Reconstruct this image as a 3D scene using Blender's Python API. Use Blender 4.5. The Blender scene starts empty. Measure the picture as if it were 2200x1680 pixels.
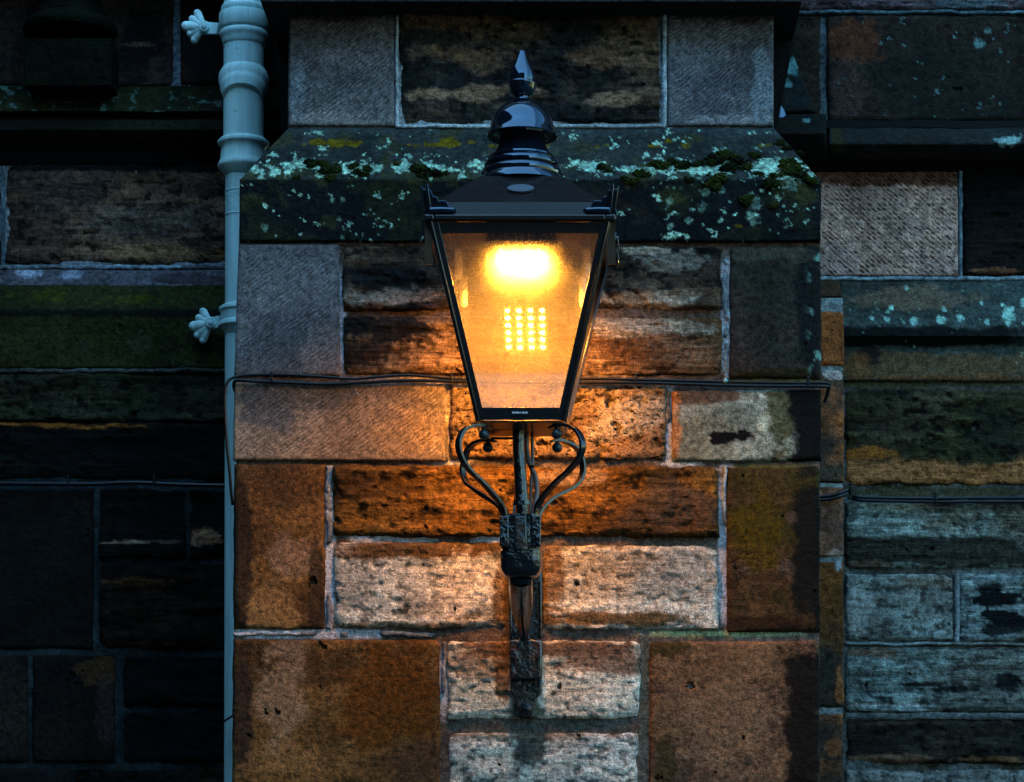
import bpy, math, random
import numpy as np
from mathutils import Vector, Matrix
R = math.radians
sc = bpy.context.scene
C = sc.collection
# ------------------------------------------------------------------ camera
F, VX, VY, CY, CZ = 5600.0, 1250.0, 1890.0, -6.2, 1.6    # focal length and vanishing point in units of 1/2200 picture width
cam = bpy.data.objects.new('camera', bpy.data.cameras.new('camera'))
C.objects.link(cam); sc.camera = cam
cam.location = (0, CY, CZ); cam.rotation_euler = (R(90), 0, 0)
cam.data.sensor_width = 36; cam.data.lens = F/2200*36
cam.data.shift_x = -(VX-1100)/2200; cam.data.shift_y = (VY-840)/2200
cam.data.clip_end = 500
sc.view_settings.view_transform = 'Standard'; sc.view_settings.look = 'None'
sc.view_settings.exposure = 2.75; sc.view_settings.gamma = 1
# ------------------------------------------------------------------ world: dusk sky
w = bpy.data.worlds.new('World'); sc.world = w; w.use_nodes = True
nt = w.node_tree; bg = nt.nodes['Background']
sky = nt.nodes.new('ShaderNodeTexSky'); sky.sky_type = 'NISHITA'; sky.sun_disc = False
sky.sun_elevation = R(9); sky.sun_rotation = R(205); sky.ozone_density = 5; sky.air_density = 1.6; sky.dust_density = .3
tint = nt.nodes.new('ShaderNodeMix'); tint.data_type = 'RGBA'; tint.blend_type = 'MULTIPLY'; tint.inputs[0].default_value = 1
tint.inputs[7].default_value = (.86, 1.0, .97, 1)
nt.links.new(sky.outputs[0], tint.inputs[6]); nt.links.new(tint.outputs[2], bg.inputs[0])
bg.inputs[1].default_value = 0.15
sun = bpy.data.objects.new('sun', bpy.data.lights.new('sun', 'SUN')); C.objects.link(sun)
sun.data.energy = .5; sun.data.angle = R(120); sun.data.color = (.38, .70, 1.0)
sun.rotation_euler = Vector((.30, .75, -.62)).to_track_quat('-Z', 'Y').to_euler()
sc.cycles.max_bounces = 8; sc.cycles.transparent_max_bounces = 16
sc.cycles.sample_clamp_indirect = 6; sc.cycles.use_denoising = True; sc.cycles.caustics_refractive = True

def P(px, py, y): d = y-CY; return Vector(((px-VX)*d/F, y, CZ+(VY-py)*d/F))
def Z3(zx, zy, y): return P((1700+zx/2.1)/1.8618, (1600+zy/2.1)/1.8618, y)
# ------------------------------------------------------------------ objects
def thing(name, label, cat, loc=(0, 0, 0), group=None):
    o = bpy.data.objects.new(name, None); C.objects.link(o); o.location = loc; o.empty_display_size = .05
    o['label'] = label; o['category'] = cat
    if group: o['group'] = group
    return o
def tag(o, label, cat=None, group=None, kind=None):
    if label: o['label'] = label
    if cat: o['category'] = cat
    if group: o['group'] = group
    if kind: o['kind'] = kind
    return o
class MB:
    def __init__(s): s.v = []; s.f = []
    def add(s, v, f):
        n = len(s.v); s.v += [tuple(p) for p in v]; s.f += [tuple(i+n for i in q) for q in f]; return s
    def box(s, a, b):
        x0, y0, z0 = a; x1, y1, z1 = b
        v = [(x, y, z) for x in (x0, x1) for y in (y0, y1) for z in (z0, z1)]
        return s.add(v, [(0, 1, 3, 2), (4, 6, 7, 5), (0, 4, 5, 1), (2, 3, 7, 6), (0, 2, 6, 4), (1, 5, 7, 3)])
    def beam(s, p, q, w, d, side=(0, 1, 0), w2=None, d2=None):   # rectangular bar; d along side
        p = Vector(p); q = Vector(q); t = (q-p).normalized(); sd = Vector(side); sd = (sd-t*sd.dot(t)).normalized(); u = t.cross(sd)
        v = []
        for c, ww, dd in ((p, w, d), (q, w2 or w, d2 or d)):
            for a, b in ((-1, -1), (1, -1), (1, 1), (-1, 1)): v.append(c+u*a*ww/2+sd*b*dd/2)
        return s.add(v, [(3, 2, 1, 0), (4, 5, 6, 7), (0, 1, 5, 4), (1, 2, 6, 5), (2, 3, 7, 6), (3, 0, 4, 7)])
    def tube(s, pts, r, n=12, fl=1.0, side=(0, 1, 0), sub=6, ang0=0.0):    # swept ellipse/rectangle along a smooth path
        pts = [Vector(p) for p in pts]; rs = r if isinstance(r, (list, tuple)) else [r]*len(pts)
        P_ = []; Q = []
        if len(pts) > 2:
            e = [pts[0]*2-pts[1]]+pts+[pts[-1]*2-pts[-2]]
            for i in range(len(pts)-1):
                a, b, c, d = e[i:i+4]
                for k in range(sub):
                    t = k/sub
                    P_.append(.5*((2*b)+(c-a)*t+(2*a-5*b+4*c-d)*t*t+(3*b-a-3*c+d)*t**3)); Q.append(rs[i]+(rs[i+1]-rs[i])*t)
            P_.append(pts[-1]); Q.append(rs[-1])
        else: P_, Q = pts, rs
        v = []; f = []; sd = Vector(side)
        for i, p in enumerate(P_):
            t = (P_[min(i+1, len(P_)-1)]-P_[max(i-1, 0)]).normalized(); a = (sd-t*sd.dot(t))
            a = a.normalized() if a.length > 1e-4 else t.orthogonal().normalized(); b = t.cross(a)
            for k in range(n):
                th = 2*math.pi*(k+.5)/n+ang0; v.append(p+a*math.cos(th)*Q[i]*fl+b*math.sin(th)*Q[i])
        for i in range(len(P_)-1):
            for k in range(n): f.append((i*n+k, i*n+(k+1) % n, (i+1)*n+(k+1) % n, (i+1)*n+k))
        m = len(P_)-1; f.append(tuple(range(n))[::-1]); f.append(tuple(m*n+k for k in range(n)))
        return s.add(v, f)
    def lathe(s, prof, c, n=64, tilt=None):      # prof (r, z) bottom to top or top to bottom
        v = []; f = []; c = Vector(c)
        for r, z in prof:
            for k in range(n):
                th = 2*math.pi*k/n; p = Vector((r*math.cos(th), r*math.sin(th), z))
                if tilt: p = tilt@p
                v.append(c+p)
        for i in range(len(prof)-1):
            for k in range(n): f.append((i*n+k, i*n+(k+1) % n, (i+1)*n+(k+1) % n, (i+1)*n+k))
        m = len(prof)-1; f.append(tuple(range(n))[::-1]); f.append(tuple(m*n+k for k in range(n)))
        return s.add(v, f)
    def loft(s, secs, rnd=.35, n=32):            # secs: (centre, half width, half depth) rounded rectangles
        v = []; f = []
        for c, a, b in secs:
            for k in range(n):
                th = 2*math.pi*(k+.5)/n; cx, sy = math.cos(th), math.sin(th)
                v.append(Vector(c)+Vector((a*math.copysign(abs(cx)**rnd, cx), b*math.copysign(abs(sy)**rnd, sy), 0)))
        for i in range(len(secs)-1):
            for k in range(n): f.append((i*n+k, i*n+(k+1) % n, (i+1)*n+(k+1) % n, (i+1)*n+k))
        m = len(secs)-1; f.append(tuple(range(n))[::-1]); f.append(tuple(m*n+k for k in range(n)))
        return s.add(v, f)
    def prism(s, outline, n_off):                # outline 3D points, extruded by vector
        n = len(outline); o = [Vector(p) for p in outline]; d = Vector(n_off)
        v = o+[p+d for p in o]
        return s.add(v, [tuple(range(n))[::-1], tuple(range(n, 2*n))]+[(k, (k+1) % n, n+(k+1) % n, n+k) for k in range(n)])
    def sphere(s, c, r, n=20, sq=1):
        return s.lathe([(max(1e-5, r*math.sin(math.pi*i/n)), -r*sq*math.cos(math.pi*i/n)) for i in range(n+1)], c, n*2)
    def build(s, name, m, parent=None, bevel=0, smooth=40, sub=0, label=None):
        me = bpy.data.meshes.new(name); me.from_pydata(s.v, [], s.f); me.materials.append(m)
        me.validate(); me.update()
        import bmesh
        bm = bmesh.new(); bm.from_mesh(me); bmesh.ops.recalc_face_normals(bm, faces=bm.faces); bm.to_mesh(me); bm.free()
        if smooth:
            me.shade_smooth()
            me.set_sharp_from_angle(angle=R(smooth))
        o = bpy.data.objects.new(name, me); C.objects.link(o)
        if parent: o.parent = parent; o.matrix_parent_inverse = world_of(parent).inverted()
        if bevel:
            b = o.modifiers.new('bevel', 'BEVEL'); b.width = bevel; b.segments = 3; b.limit_method = 'ANGLE'; b.harden_normals = False
        if sub:
            q = o.modifiers.new('sub', 'SUBSURF'); q.levels = q.render_levels = sub
        if label: o['label'] = label
        return o
def world_of(o):
    m = Matrix.LocRotScale(o.location, o.rotation_euler, o.scale)
    return world_of(o.parent)@o.matrix_parent_inverse@m if o.parent else m
# ------------------------------------------------------------------ materials
def mat(name, col, rough=.6, metal=0, spec=.5, ior=1.5, bump=None, var=None, coat=0, em=None, estr=0):
    m = bpy.data.materials.new(name); m.use_nodes = True; n = m.node_tree; b = n.nodes['Principled BSDF']; L = n.links.new
    b.inputs['Base Color'].default_value = (*col, 1); b.inputs['Roughness'].default_value = rough
    b.inputs['Metallic'].default_value = metal; b.inputs['IOR'].default_value = ior; b.inputs['Coat Weight'].default_value = coat
    b.inputs['Coat Roughness'].default_value = .05
    tc = n.nodes.new('ShaderNodeTexCoord')
    if var:      # (scale, colour2, sharp, (sx,sy,sz))
        mp = n.nodes.new('ShaderNodeMapping'); mp.inputs[3].default_value = var[3] if len(var) > 3 else (1, 1, 1); L(tc.outputs['Object'], mp.inputs[0])
        no = n.nodes.new('ShaderNodeTexNoise'); no.inputs['Scale'].default_value = var[0]; no.inputs['Detail'].default_value = 8; no.inputs['Roughness'].default_value = .65
        L(mp.outputs[0], no.inputs[0]); rp = n.nodes.new('ShaderNodeMapRange'); rp.inputs[1].default_value = .5-var[2]; rp.inputs[2].default_value = .5+var[2]
        L(no.outputs[0], rp.inputs[0]); mx = n.nodes.new('ShaderNodeMix'); mx.data_type = 'RGBA'; L(rp.outputs[0], mx.inputs[0])
        mx.inputs[6].default_value = (*col, 1); mx.inputs[7].default_value = (*var[1], 1); L(mx.outputs[2], b.inputs['Base Color'])
    if bump:     # list of (scale, distance, detail)
        prev = None
        for s_, d_, de in bump:
            no = n.nodes.new('ShaderNodeTexNoise'); no.inputs['Scale'].default_value = s_; no.inputs['Detail'].default_value = de
            L(tc.outputs['Object'], no.inputs[0]); bp = n.nodes.new('ShaderNodeBump'); bp.inputs['Distance'].default_value = d_; bp.inputs['Strength'].default_value = 1
            L(no.outputs[0], bp.inputs['Height'])
            if prev: L(prev.outputs[0], bp.inputs['Normal'])
            prev = bp
        L(prev.outputs[0], b.inputs['Normal'])
    if em: b.inputs['Emission Color'].default_value = (*em, 1); b.inputs['Emission Strength'].default_value = estr
    return m
def math_(n, op, a, b=None, c=None, clamp=False):
    q = n.nodes.new('ShaderNodeMath'); q.operation = op; q.use_clamp = clamp
    for i, x in enumerate((a, b, c)):
        if x is None: continue
        if isinstance(x, (int, float)): q.inputs[i].default_value = x
        else: n.links.new(x, q.inputs[i])
    return q.outputs[0]
def noise_(n, vec, scale, det=5, rough=.6, mapping=None):
    if mapping:
        mp = n.nodes.new('ShaderNodeMapping'); mp.inputs[3].default_value = mapping; n.links.new(vec, mp.inputs[0]); vec = mp.outputs[0]
    q = n.nodes.new('ShaderNodeTexNoise'); q.inputs['Scale'].default_value = scale; q.inputs['Detail'].default_value = det; q.inputs['Roughness'].default_value = rough
    n.links.new(vec, q.inputs[0]); return q.outputs[0]
def rng_(n, x, a, b, c=0, d=1):
    q = n.nodes.new('ShaderNodeMapRange'); n.links.new(x, q.inputs[0])
    for i, t in enumerate((a, b, c, d)): q.inputs[i+1].default_value = t
    return q.outputs[0]
def stone_material():
    m = bpy.data.materials.new('sandstone'); m.use_nodes = True; n = m.node_tree; L = n.links.new; b = n.nodes['Principled BSDF']
    tc = n.nodes.new('ShaderNodeTexCoord').outputs['Object']
    al = n.nodes.new('ShaderNodeAttribute'); al.attribute_name = 'alb'
    fx = n.nodes.new('ShaderNodeAttribute'); fx.attribute_name = 'fx'
    sp = n.nodes.new('ShaderNodeSeparateColor'); L(fx.outputs['Color'], sp.inputs[0]); T, G, B = sp.outputs[0], sp.outputs[1], sp.outputs[2]
    grain = noise_(n, tc, 330, 4, .75); mid = noise_(n, tc, 75, 6, .7)
    strat = noise_(n, tc, 20, 6, .65, (1, 1, 7)); pit = noise_(n, tc, 95, 3, .55, (.8, .8, 1.5))
    sx = n.nodes.new('ShaderNodeSeparateXYZ'); L(tc, sx.inputs[0])
    dd = math_(n, 'ADD', math_(n, 'MULTIPLY', sx.outputs[0], -.60), math_(n, 'MULTIPLY', sx.outputs[2], .80))
    dd = math_(n, 'ADD', dd, math_(n, 'MULTIPLY', noise_(n, tc, 22, 4), .022))
    wv = math_(n, 'SINE', math_(n, 'MULTIPLY', dd, 2*math.pi/.0090))
    wv = math_(n, 'MULTIPLY', wv, rng_(n, noise_(n, tc, 30, 4), .40, .60, .0, 1.15)); wv = math_(n, 'MULTIPLY', wv, T)
    v = rng_(n, grain, .36, .64, .36, 1.66)
    v = math_(n, 'MULTIPLY', v, rng_(n, mid, .36, .64, .45, 1.55))
    v = math_(n, 'MULTIPLY', v, math_(n, 'ADD', 1, math_(n, 'MULTIPLY', G, rng_(n, strat, .33, .67, -.6, .5))))
    v = math_(n, 'MULTIPLY', v, math_(n, 'SUBTRACT', 1, math_(n, 'MULTIPLY', B, rng_(n, pit, .42, .33, 0, .92))))
    v = math_(n, 'MULTIPLY', v, math_(n, 'ADD', 1, math_(n, 'MULTIPLY', wv, .32)))
    mx = n.nodes.new('ShaderNodeVectorMath'); mx.operation = 'SCALE'; L(al.outputs['Color'], mx.inputs[0]); L(v, mx.inputs[3]); L(mx.outputs[0], b.inputs['Base Color'])
    h = math_(n, 'MULTIPLY', grain, .0020); h = math_(n, 'ADD', h, math_(n, 'MULTIPLY', mid, .0055))
    h = math_(n, 'ADD', h, math_(n, 'MULTIPLY', math_(n, 'MULTIPLY', strat, G), .008))
    h = math_(n, 'ADD', h, math_(n, 'MULTIPLY', math_(n, 'MULTIPLY', rng_(n, pit, .33, .45), B), .004))
    h = math_(n, 'ADD', h, math_(n, 'MULTIPLY', wv, .0007))
    bp = n.nodes.new('ShaderNodeBump'); bp.inputs['Strength'].default_value = 1; bp.inputs['Distance'].default_value = 1; L(h, bp.inputs['Height']); L(bp.outputs[0], b.inputs['Normal'])
    b.inputs['Roughness'].default_value = .8; b.inputs['Specular IOR Level'].default_value = .12
    return m
STONE = stone_material()

def glass_material(HAZE, DUST):
    m = bpy.data.materials.new('dusty_glass'); m.use_nodes = True; n = m.node_tree; L = n.links.new; n.nodes.remove(n.nodes['Principled BSDF'])
    out = [x for x in n.nodes if x.type == 'OUTPUT_MATERIAL'][0]; tc = n.nodes.new('ShaderNodeTexCoord').outputs['Object']
    tr = n.nodes.new('ShaderNodeBsdfTransparent'); tr.inputs[0].default_value = (.97, .97, .97, 1)
    rf = n.nodes.new('ShaderNodeBsdfRefraction'); rf.inputs['IOR'].default_value = 1.4; rf.inputs['Roughness'].default_value = .60
    gl = n.nodes.new('ShaderNodeBsdfGlossy'); gl.inputs['Roughness'].default_value = .05
    df = n.nodes.new('ShaderNodeBsdfDiffuse'); tl = n.nodes.new('ShaderNodeBsdfTranslucent')
    for q in (df, tl): q.inputs[0].default_value = (.75, .72, .7, 1)
    def mix(f, a, b):
        q = n.nodes.new('ShaderNodeMixShader'); L(a.outputs[0], q.inputs[1]); L(b.outputs[0], q.inputs[2])
        if isinstance(f, float): q.inputs[0].default_value = f
        else: L(f, q.inputs[0])
        return q
    fine = noise_(n, tc, 260, 4, .8)
    hz = math_(n, 'MULTIPLY', rng_(n, fine, .35, .65, .35, 1.65), HAZE)
    du = math_(n, 'MULTIPLY', rng_(n, noise_(n, tc, 22, 8, .7), .35, .65, .6, 1.5), math_(n, 'MULTIPLY', rng_(n, fine, .4, .62, .7, 1.4), DUST))
    a = mix(hz, tr, rf); a = mix(du, a, mix(.5, df, tl))
    ge = n.nodes.new('ShaderNodeNewGeometry'); dt = n.nodes.new('ShaderNodeVectorMath'); dt.operation = 'DOT_PRODUCT'; L(ge.outputs['Normal'], dt.inputs[0]); L(ge.outputs['Incoming'], dt.inputs[1])
    fr = math_(n, 'MULTIPLY_ADD', math_(n, 'POWER', math_(n, 'SUBTRACT', 1, math_(n, 'ABSOLUTE', dt.outputs['Value'])), 5), .95, .045)
    a = mix(fr, a, gl); L(a.outputs[0], out.inputs[0]); return m
GLASS_F = glass_material(.20, .022); GLASS = glass_material(.03, .010)
BLACK = mat('black_gloss_paint', (.004, .006, .011), .07, ior=1.75, bump=[(9, .0012, 2)], coat=.6)
for _m in ('black_gloss_paint',): bpy.data.materials[_m].node_tree.nodes['Principled BSDF'].inputs['Specular Tint'].default_value = (.30, .62, 1, 1)
FRAME = mat('black_frame_paint', (.008, .008, .009), .22, ior=1.6, bump=[(60, .0004, 3)])
IRON = mat('thick_black_paint', (.002, .004, .006), .12, ior=1.65, bump=[(42, .0065, 5), (170, .0014, 3)], coat=.5)
IRONS = mat('smooth_black_iron', (.002, .004, .006), .18, ior=1.55, bump=[(34, .004, 4), (160, .0009, 3)], coat=.4)
RUST = mat('rough_old_plate', (.004, .006, .008), .2, ior=1.6, bump=[(60, .0045, 6), (180, .0012, 4)], var=(45, (.035, .018, .013), .06), coat=.5)
TAN = mat('inner_enamel', (.10, .08, .06), .4)
BRONZE = mat('bronze_sheet', (.07, .045, .025), .3, metal=.5, bump=[(30, .0015, 3)])
STEEL = mat('steel', (.5, .5, .5), .3, metal=1)
WHITE = mat('white_tube', (.8, .78, .76), .35)
PIPE = mat('pipe_paint', (.58, .85, .84), .5, bump=[(25, .0012, 3), (120, .0006, 4)], var=(9, (.44, .72, .73), .22, (1, 1, .3)))
def weather(m, rust, thr, streak=.55):      # rust chips and run-down grime over a painted metal
    n = m.node_tree; L = n.links.new; b = n.nodes['Principled BSDF']; src = b.inputs['Base Color'].links[0].from_socket; tc = n.nodes.new('ShaderNodeTexCoord').outputs['Object']
    k = rng_(n, noise_(n, tc, 16, 8, .75), thr, thr+.02); g = rng_(n, noise_(n, tc, 40, 6, .7, (1, 1, .07)), .35, .62, streak, 1.12)
    sc1 = n.nodes.new('ShaderNodeVectorMath'); sc1.operation = 'SCALE'; L(src, sc1.inputs[0]); L(g, sc1.inputs[3])
    mx = n.nodes.new('ShaderNodeMix'); mx.data_type = 'RGBA'; L(k, mx.inputs[0]); L(sc1.outputs[0], mx.inputs[6]); mx.inputs[7].default_value = (*rust, 1); L(mx.outputs[2], b.inputs['Base Color'])
CABLE = mat('cable_rubber', (.005, .006, .008), .3, ior=1.38)
FLEX = mat('flex_sheath', (.16, .11, .10), .35)
weather(PIPE, (.16, .07, .03), .655, .78)
MOSS = mat('moss', (.006, .007, .003), .95, bump=[(140, .016, 5)], var=(18, (.035, .05, .006), .10))
MOSS.node_tree.nodes['Principled BSDF'].inputs['Specular IOR Level'].default_value = .1
LED = bpy.data.materials.new('led'); LED.use_nodes = True
_e = LED.node_tree.nodes['Principled BSDF']; _e.inputs['Base Color'].default_value = (.8, .7, .5, 1)
_e.inputs['Emission Color'].default_value = (1, .37, .030, 1)
_n = LED.node_tree; _g = _n.nodes.new('ShaderNodeNewGeometry'); _d = _n.nodes.new('ShaderNodeVectorMath'); _d.operation = 'DOT_PRODUCT'      # lens of each diode throws its light mostly straight down
_n.links.new(_g.outputs['Normal'], _d.inputs[0]); _n.links.new(_g.outputs['Incoming'], _d.inputs[1])
_n.links.new(math_(_n, 'MULTIPLY', math_(_n, 'POWER', math_(_n, 'MAXIMUM', _d.outputs['Value'], .02), .3), 440), _e.inputs['Emission Strength'])
INK = mat('white_lettering', (.8, .82, .85), .5)
# ------------------------------------------------------------------ numpy stone
def hsh(ix, iz, s):
    h = (ix*374761393+iz*668265263+s*1274126177) & 0xffffffff
    h = ((h ^ (h >> 13))*1274126177) & 0xffffffff
    return ((h ^ (h >> 16)) & 0xffff)/65535.0
def vn(x, z, s):
    ix = np.floor(x).astype(np.int64); iz = np.floor(z).astype(np.int64); fx = x-ix; fz = z-iz
    fx = fx*fx*(3-2*fx); fz = fz*fz*(3-2*fz)
    return (hsh(ix, iz, s)*(1-fx)+hsh(ix+1, iz, s)*fx)*(1-fz)+(hsh(ix, iz+1, s)*(1-fx)+hsh(ix+1, iz+1, s)*fx)*fz
def fbm(x, z, sx, sz, s, o=4, g=.5):
    t = 0; a = 1; tot = 0
    for k in range(o):
        t = t+a*vn(x*sx*2**k+17.3*k+s*3.7, z*sz*2**k+9.1*k, s*31+k); tot += a; a *= g
    return t/tot
def sst(x, a, b):
    t = np.clip((x-a)/(b-a), 0, 1); return t*t*(3-2*t)
KIND = dict(   # rough, scale x, scale z, strata amp, strata sx, sz, pit amp, pit scale, tool, g, b, edge radius, wobble
    dress=(.0012, 14, 14, 0, 8, 60, 0, 50, 1, 0, .1, .004, .0007),
    smooth=(.004, 6, 6, .001, 10, 60, .0015, 70, 0, .12, .25, .012, .0025),
    rock=(.022, 7, 13, .006, 7, 55, .004, 45, 0, .6, .35, .016, .007),
    strata=(.008, 5, 8, .006, 5, 75, .003, 50, 0, .9, .4, .014, .005),
    pale=(.008, 6, 10, .003, 7, 60, .003, 48, 0, .42, .32, .018, .005),
    pit=(.010, 6, 10, .001, 7, 50, .009, 44, 0, .2, 1.0, .016, .006),
    cap=(.004, 7, 7, 0, 8, 40, .001, 60, 0, 0, .2, .006, .003),
    mortar=(.004, 16, 16, 0, 8, 40, .001, 60, 0, 0, .25, .001, 0),
    peck=(.003, 8, 8, 0, 8, 60, 0, 50, 0, 0, .1, .006, .001))
class Sheet:      # many displaced stone faces gathered into one mesh
    def __init__(s): s.V = []; s.F = []; s.A = []; s.X = []; s.n = 0
    def block(s, q, y, kind, A, B, seed, pat=(), res=.0042, prof=None, fn=None, skirt=.03, er=None, wob=None, gain=1.0, hfn=None):
        k = KIND[kind]
        if len(q) == 4: x0, y0, x1, y1 = q; q = (x0, y0, x1, y0, x1, y1, x0, y1)
        q = np.array(q, float).reshape(4, 2)
        d0 = y-CY; W = max(abs(q[1, 0]-q[0, 0]), abs(q[2, 0]-q[3, 0]))*d0/F; H = abs(q[3, 1]-q[0, 1])*d0/F
        nx = max(4, int(W/res)); nz = max(4, int(H/res))
        u = np.linspace(0, 1, nx+1); v = np.linspace(0, 1, nz+1)
        u = np.concatenate([[0], u, [1]]); v = np.concatenate([[0], v, [1]])
        U, Vv = np.meshgrid(u, v)
        PX = (q[0, 0]*(1-U)+q[1, 0]*U)*(1-Vv)+(q[3, 0]*(1-U)+q[2, 0]*U)*Vv
        PY = (q[0, 1]*(1-U)+q[1, 1]*U)*(1-Vv)+(q[3, 1]*(1-U)+q[2, 1]*U)*Vv
        Y = np.full_like(PX, y)
        if prof: Y = Y+np.interp(Vv, [a for a, _ in prof], [b for _, b in prof])
        D = Y-CY; X = (PX-VX)*D/F; Z = CZ+(VY-PY)*D/F
        er_ = er if er is not None else k[11]; wb = wob if wob is not None else k[12]
        eu0 = U*W; eu1 = (1-U)*W; ev0 = Vv*H; ev1 = (1-Vv)*H; fo = .03
        def wn(t, sd): return (fbm(t, t*0, 22, 1, sd, 4, .6)-.5)*2*wb
        X = X+wn(Z, seed+1)*np.exp(-eu0/fo)+wn(Z, seed+2)*np.exp(-eu1/fo)
        Z = Z+wn(X, seed+3)*np.exp(-ev0/fo)+wn(X, seed+4)*np.exp(-ev1/fo)
        big = fbm(X, Z, k[1], k[2], seed+5, 6, .52)
        h = (big-.5)*2*k[0]
        st = fbm(X+.3*fbm(X, Z, 4, 4, seed+9, 2), Z, k[4], k[5], seed+6, 4, .55)
        h = h+(st-.5)*2*k[3]
        pn = fbm(X, Z*1.5, k[7], k[7], seed+7, 3, .55); pm = sst(pn, .42, .30); h = h-pm*k[6]
        if hfn: h = h+hfn(X, Z, PX, PY)
        h = np.where(h < -.006, -.006+(h+.006)*.22, h) if kind != 'mortar' else h
        e = np.minimum(np.minimum(eu0, eu1), np.minimum(ev0, ev1))
        er2 = er_*(1+(fbm(X, Z, 16, 16, seed+8, 5, .6)-.5)*3.2*(kind not in ('dress', 'cap', 'mortar'))); ee = np.sqrt(np.maximum(0, 1-np.minimum(eu0, eu1)/er2)**2+np.maximum(0, 1-np.minimum(ev0, ev1)/er2)**2); h = h-er_*(1-np.sqrt(np.maximum(0, 1-ee**2)))
        Yd = Y-h
        Yd[0, :] = Y[0, :]+skirt; Yd[-1, :] = Y[-1, :]+skirt; Yd[:, 0] = Y[:, 0]+skirt; Yd[:, -1] = Y[:, -1]+skirt
        A = np.array(A, float); B = np.array(B, float)
        m = sst(fbm(X, Z, 5, 9, seed+11, 6, .6), .36, .64)[..., None]; col = A*(1-m)+B*m
        sm = (st-.5)[..., None]*min(1, k[9]*1.6); col = col*(1+sm*1.3)
        col = col*(.62+.76*fbm(X, Z, 7, 1.6, 777, 5, .6))[..., None]*(.8+.4*fbm(X, Z, 30, 3, 778, 4, .6))[..., None]
        spk = fbm(X, Z, 60, 60, seed+15, 4, .7); col = col*(.72+.56*spk)[..., None]
        col = col*(1-.72*pm*min(1, k[6]*250))[..., None]
        for p in pat:      # cx, cy, rx, ry, colour, strength, noise
            cx, cy, rx, ry, cc, stg, nz_ = p[:7]; pw = p[7] if len(p) > 7 else 2
            dd = 1-(np.abs((PX-cx)/rx)**pw+np.abs((PY-cy)/ry)**pw)**(1/pw)
            dd = dd+(fbm(X, Z, 14, 20, int(abs(cx)+abs(cy)) % 977+seed, 7, .68)-.5)*3.6*nz_
            mk = (sst(dd, 0, .30)*stg)[..., None]; col = col*(1-mk)+np.array(cc)*(.8+.4*spk)[..., None]*mk
        fxv = np.zeros(X.shape+(4,)); fxv[..., 0] = k[8]*sst(e, .006, .022); fxv[..., 1] = k[9]; fxv[..., 2] = k[10]; fxv[..., 3] = 1
        if fn: col, fxv = fn(col, fxv, X, Z, PX, PY, seed)
        lum = col@np.array((.3, .5, .2)); col = lum[..., None]+(col-lum[..., None])*1.3
        lu2 = np.maximum(1e-4, col@np.array((.3, .5, .2))); col = col*(np.minimum(1.1, (lu2/.36)**.36))[..., None]
        col = np.clip(col*gain, .0012, .85)
        nr, nc = X.shape; idx = (np.arange(nr*nc).reshape(nr, nc)+s.n)
        s.F.append(np.stack([idx[:-1, :-1], idx[1:, :-1], idx[1:, 1:], idx[:-1, 1:]], -1).reshape(-1, 4))
        s.V.append(np.stack([X, Yd, Z], -1).reshape(-1, 3)); s.A.append(np.concatenate([col, np.ones(X.shape+(1,))], -1).reshape(-1, 4)); s.X.append(fxv.reshape(-1, 4))
        s.n += nr*nc; return s
    def solid(s, a, b, col, kind=(0, .3, .3)):     # plain box of the same stone
        m = MB().box(a, b); v = np.array(m.v); f = np.array(m.f)
        s.V.append(v); s.F.append(f+s.n); s.A.append(np.tile([*col, 1.], (8, 1))); s.X.append(np.tile([*kind, 1.], (8, 1))); s.n += 8; return s
    def poly(s, pts, dy, col, kind=(0, .3, .3)):   # prism from px outline at its own depth, extruded back
        m = MB().prism([P(a, b, c) for a, b, c in pts], (0, dy, 0)); n = len(pts)
        s.V.append(np.array(m.v)); nv = len(m.v)
        tri = [(0, i, i+1, i+1) for i in range(1, n-1)]; s.extra = getattr(s, 'extra', [])+[tuple(i+s.n for i in f) for f in m.f]
        s.A.append(np.tile([*col, 1.], (nv, 1))); s.X.append(np.tile([*kind, 1.], (nv, 1))); s.n += nv; return s
    def build(s, name, parent, label=None):
        V = np.concatenate(s.V); Fq = np.concatenate(s.F).astype(np.int32) if s.F else np.zeros((0, 4), np.int32)
        ex = getattr(s, 'extra', [])
        loops = np.concatenate([Fq.ravel()]+[np.array(f, np.int32) for f in ex]); tot = np.array([4]*len(Fq)+[len(f) for f in ex], np.int32)
        st = np.concatenate([[0], np.cumsum(tot)[:-1]]).astype(np.int32)
        me = bpy.data.meshes.new(name); me.vertices.add(len(V)); me.vertices.foreach_set('co', V.astype(np.float32).ravel())
        me.loops.add(len(loops)); me.loops.foreach_set('vertex_index', loops); me.polygons.add(len(tot))
        me.polygons.foreach_set('loop_start', st); me.polygons.foreach_set('loop_total', tot)
        me.update(calc_edges=True); me.validate()
        a = me.attributes.new('alb', 'FLOAT_COLOR', 'POINT'); a.data.foreach_set('color', np.concatenate(s.A).astype(np.float32).ravel())
        a = me.attributes.new('fx', 'FLOAT_COLOR', 'POINT'); a.data.foreach_set('color', np.concatenate(s.X).astype(np.float32).ravel())
        me.polygons.foreach_set('use_smooth', np.ones(len(tot), bool)); me.set_sharp_from_angle(angle=R(50))
        me.materials.append(STONE); o = bpy.data.objects.new(name, me); C.objects.link(o)
        if parent: o.parent = parent
        if label: o['label'] = label
        return o
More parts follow.
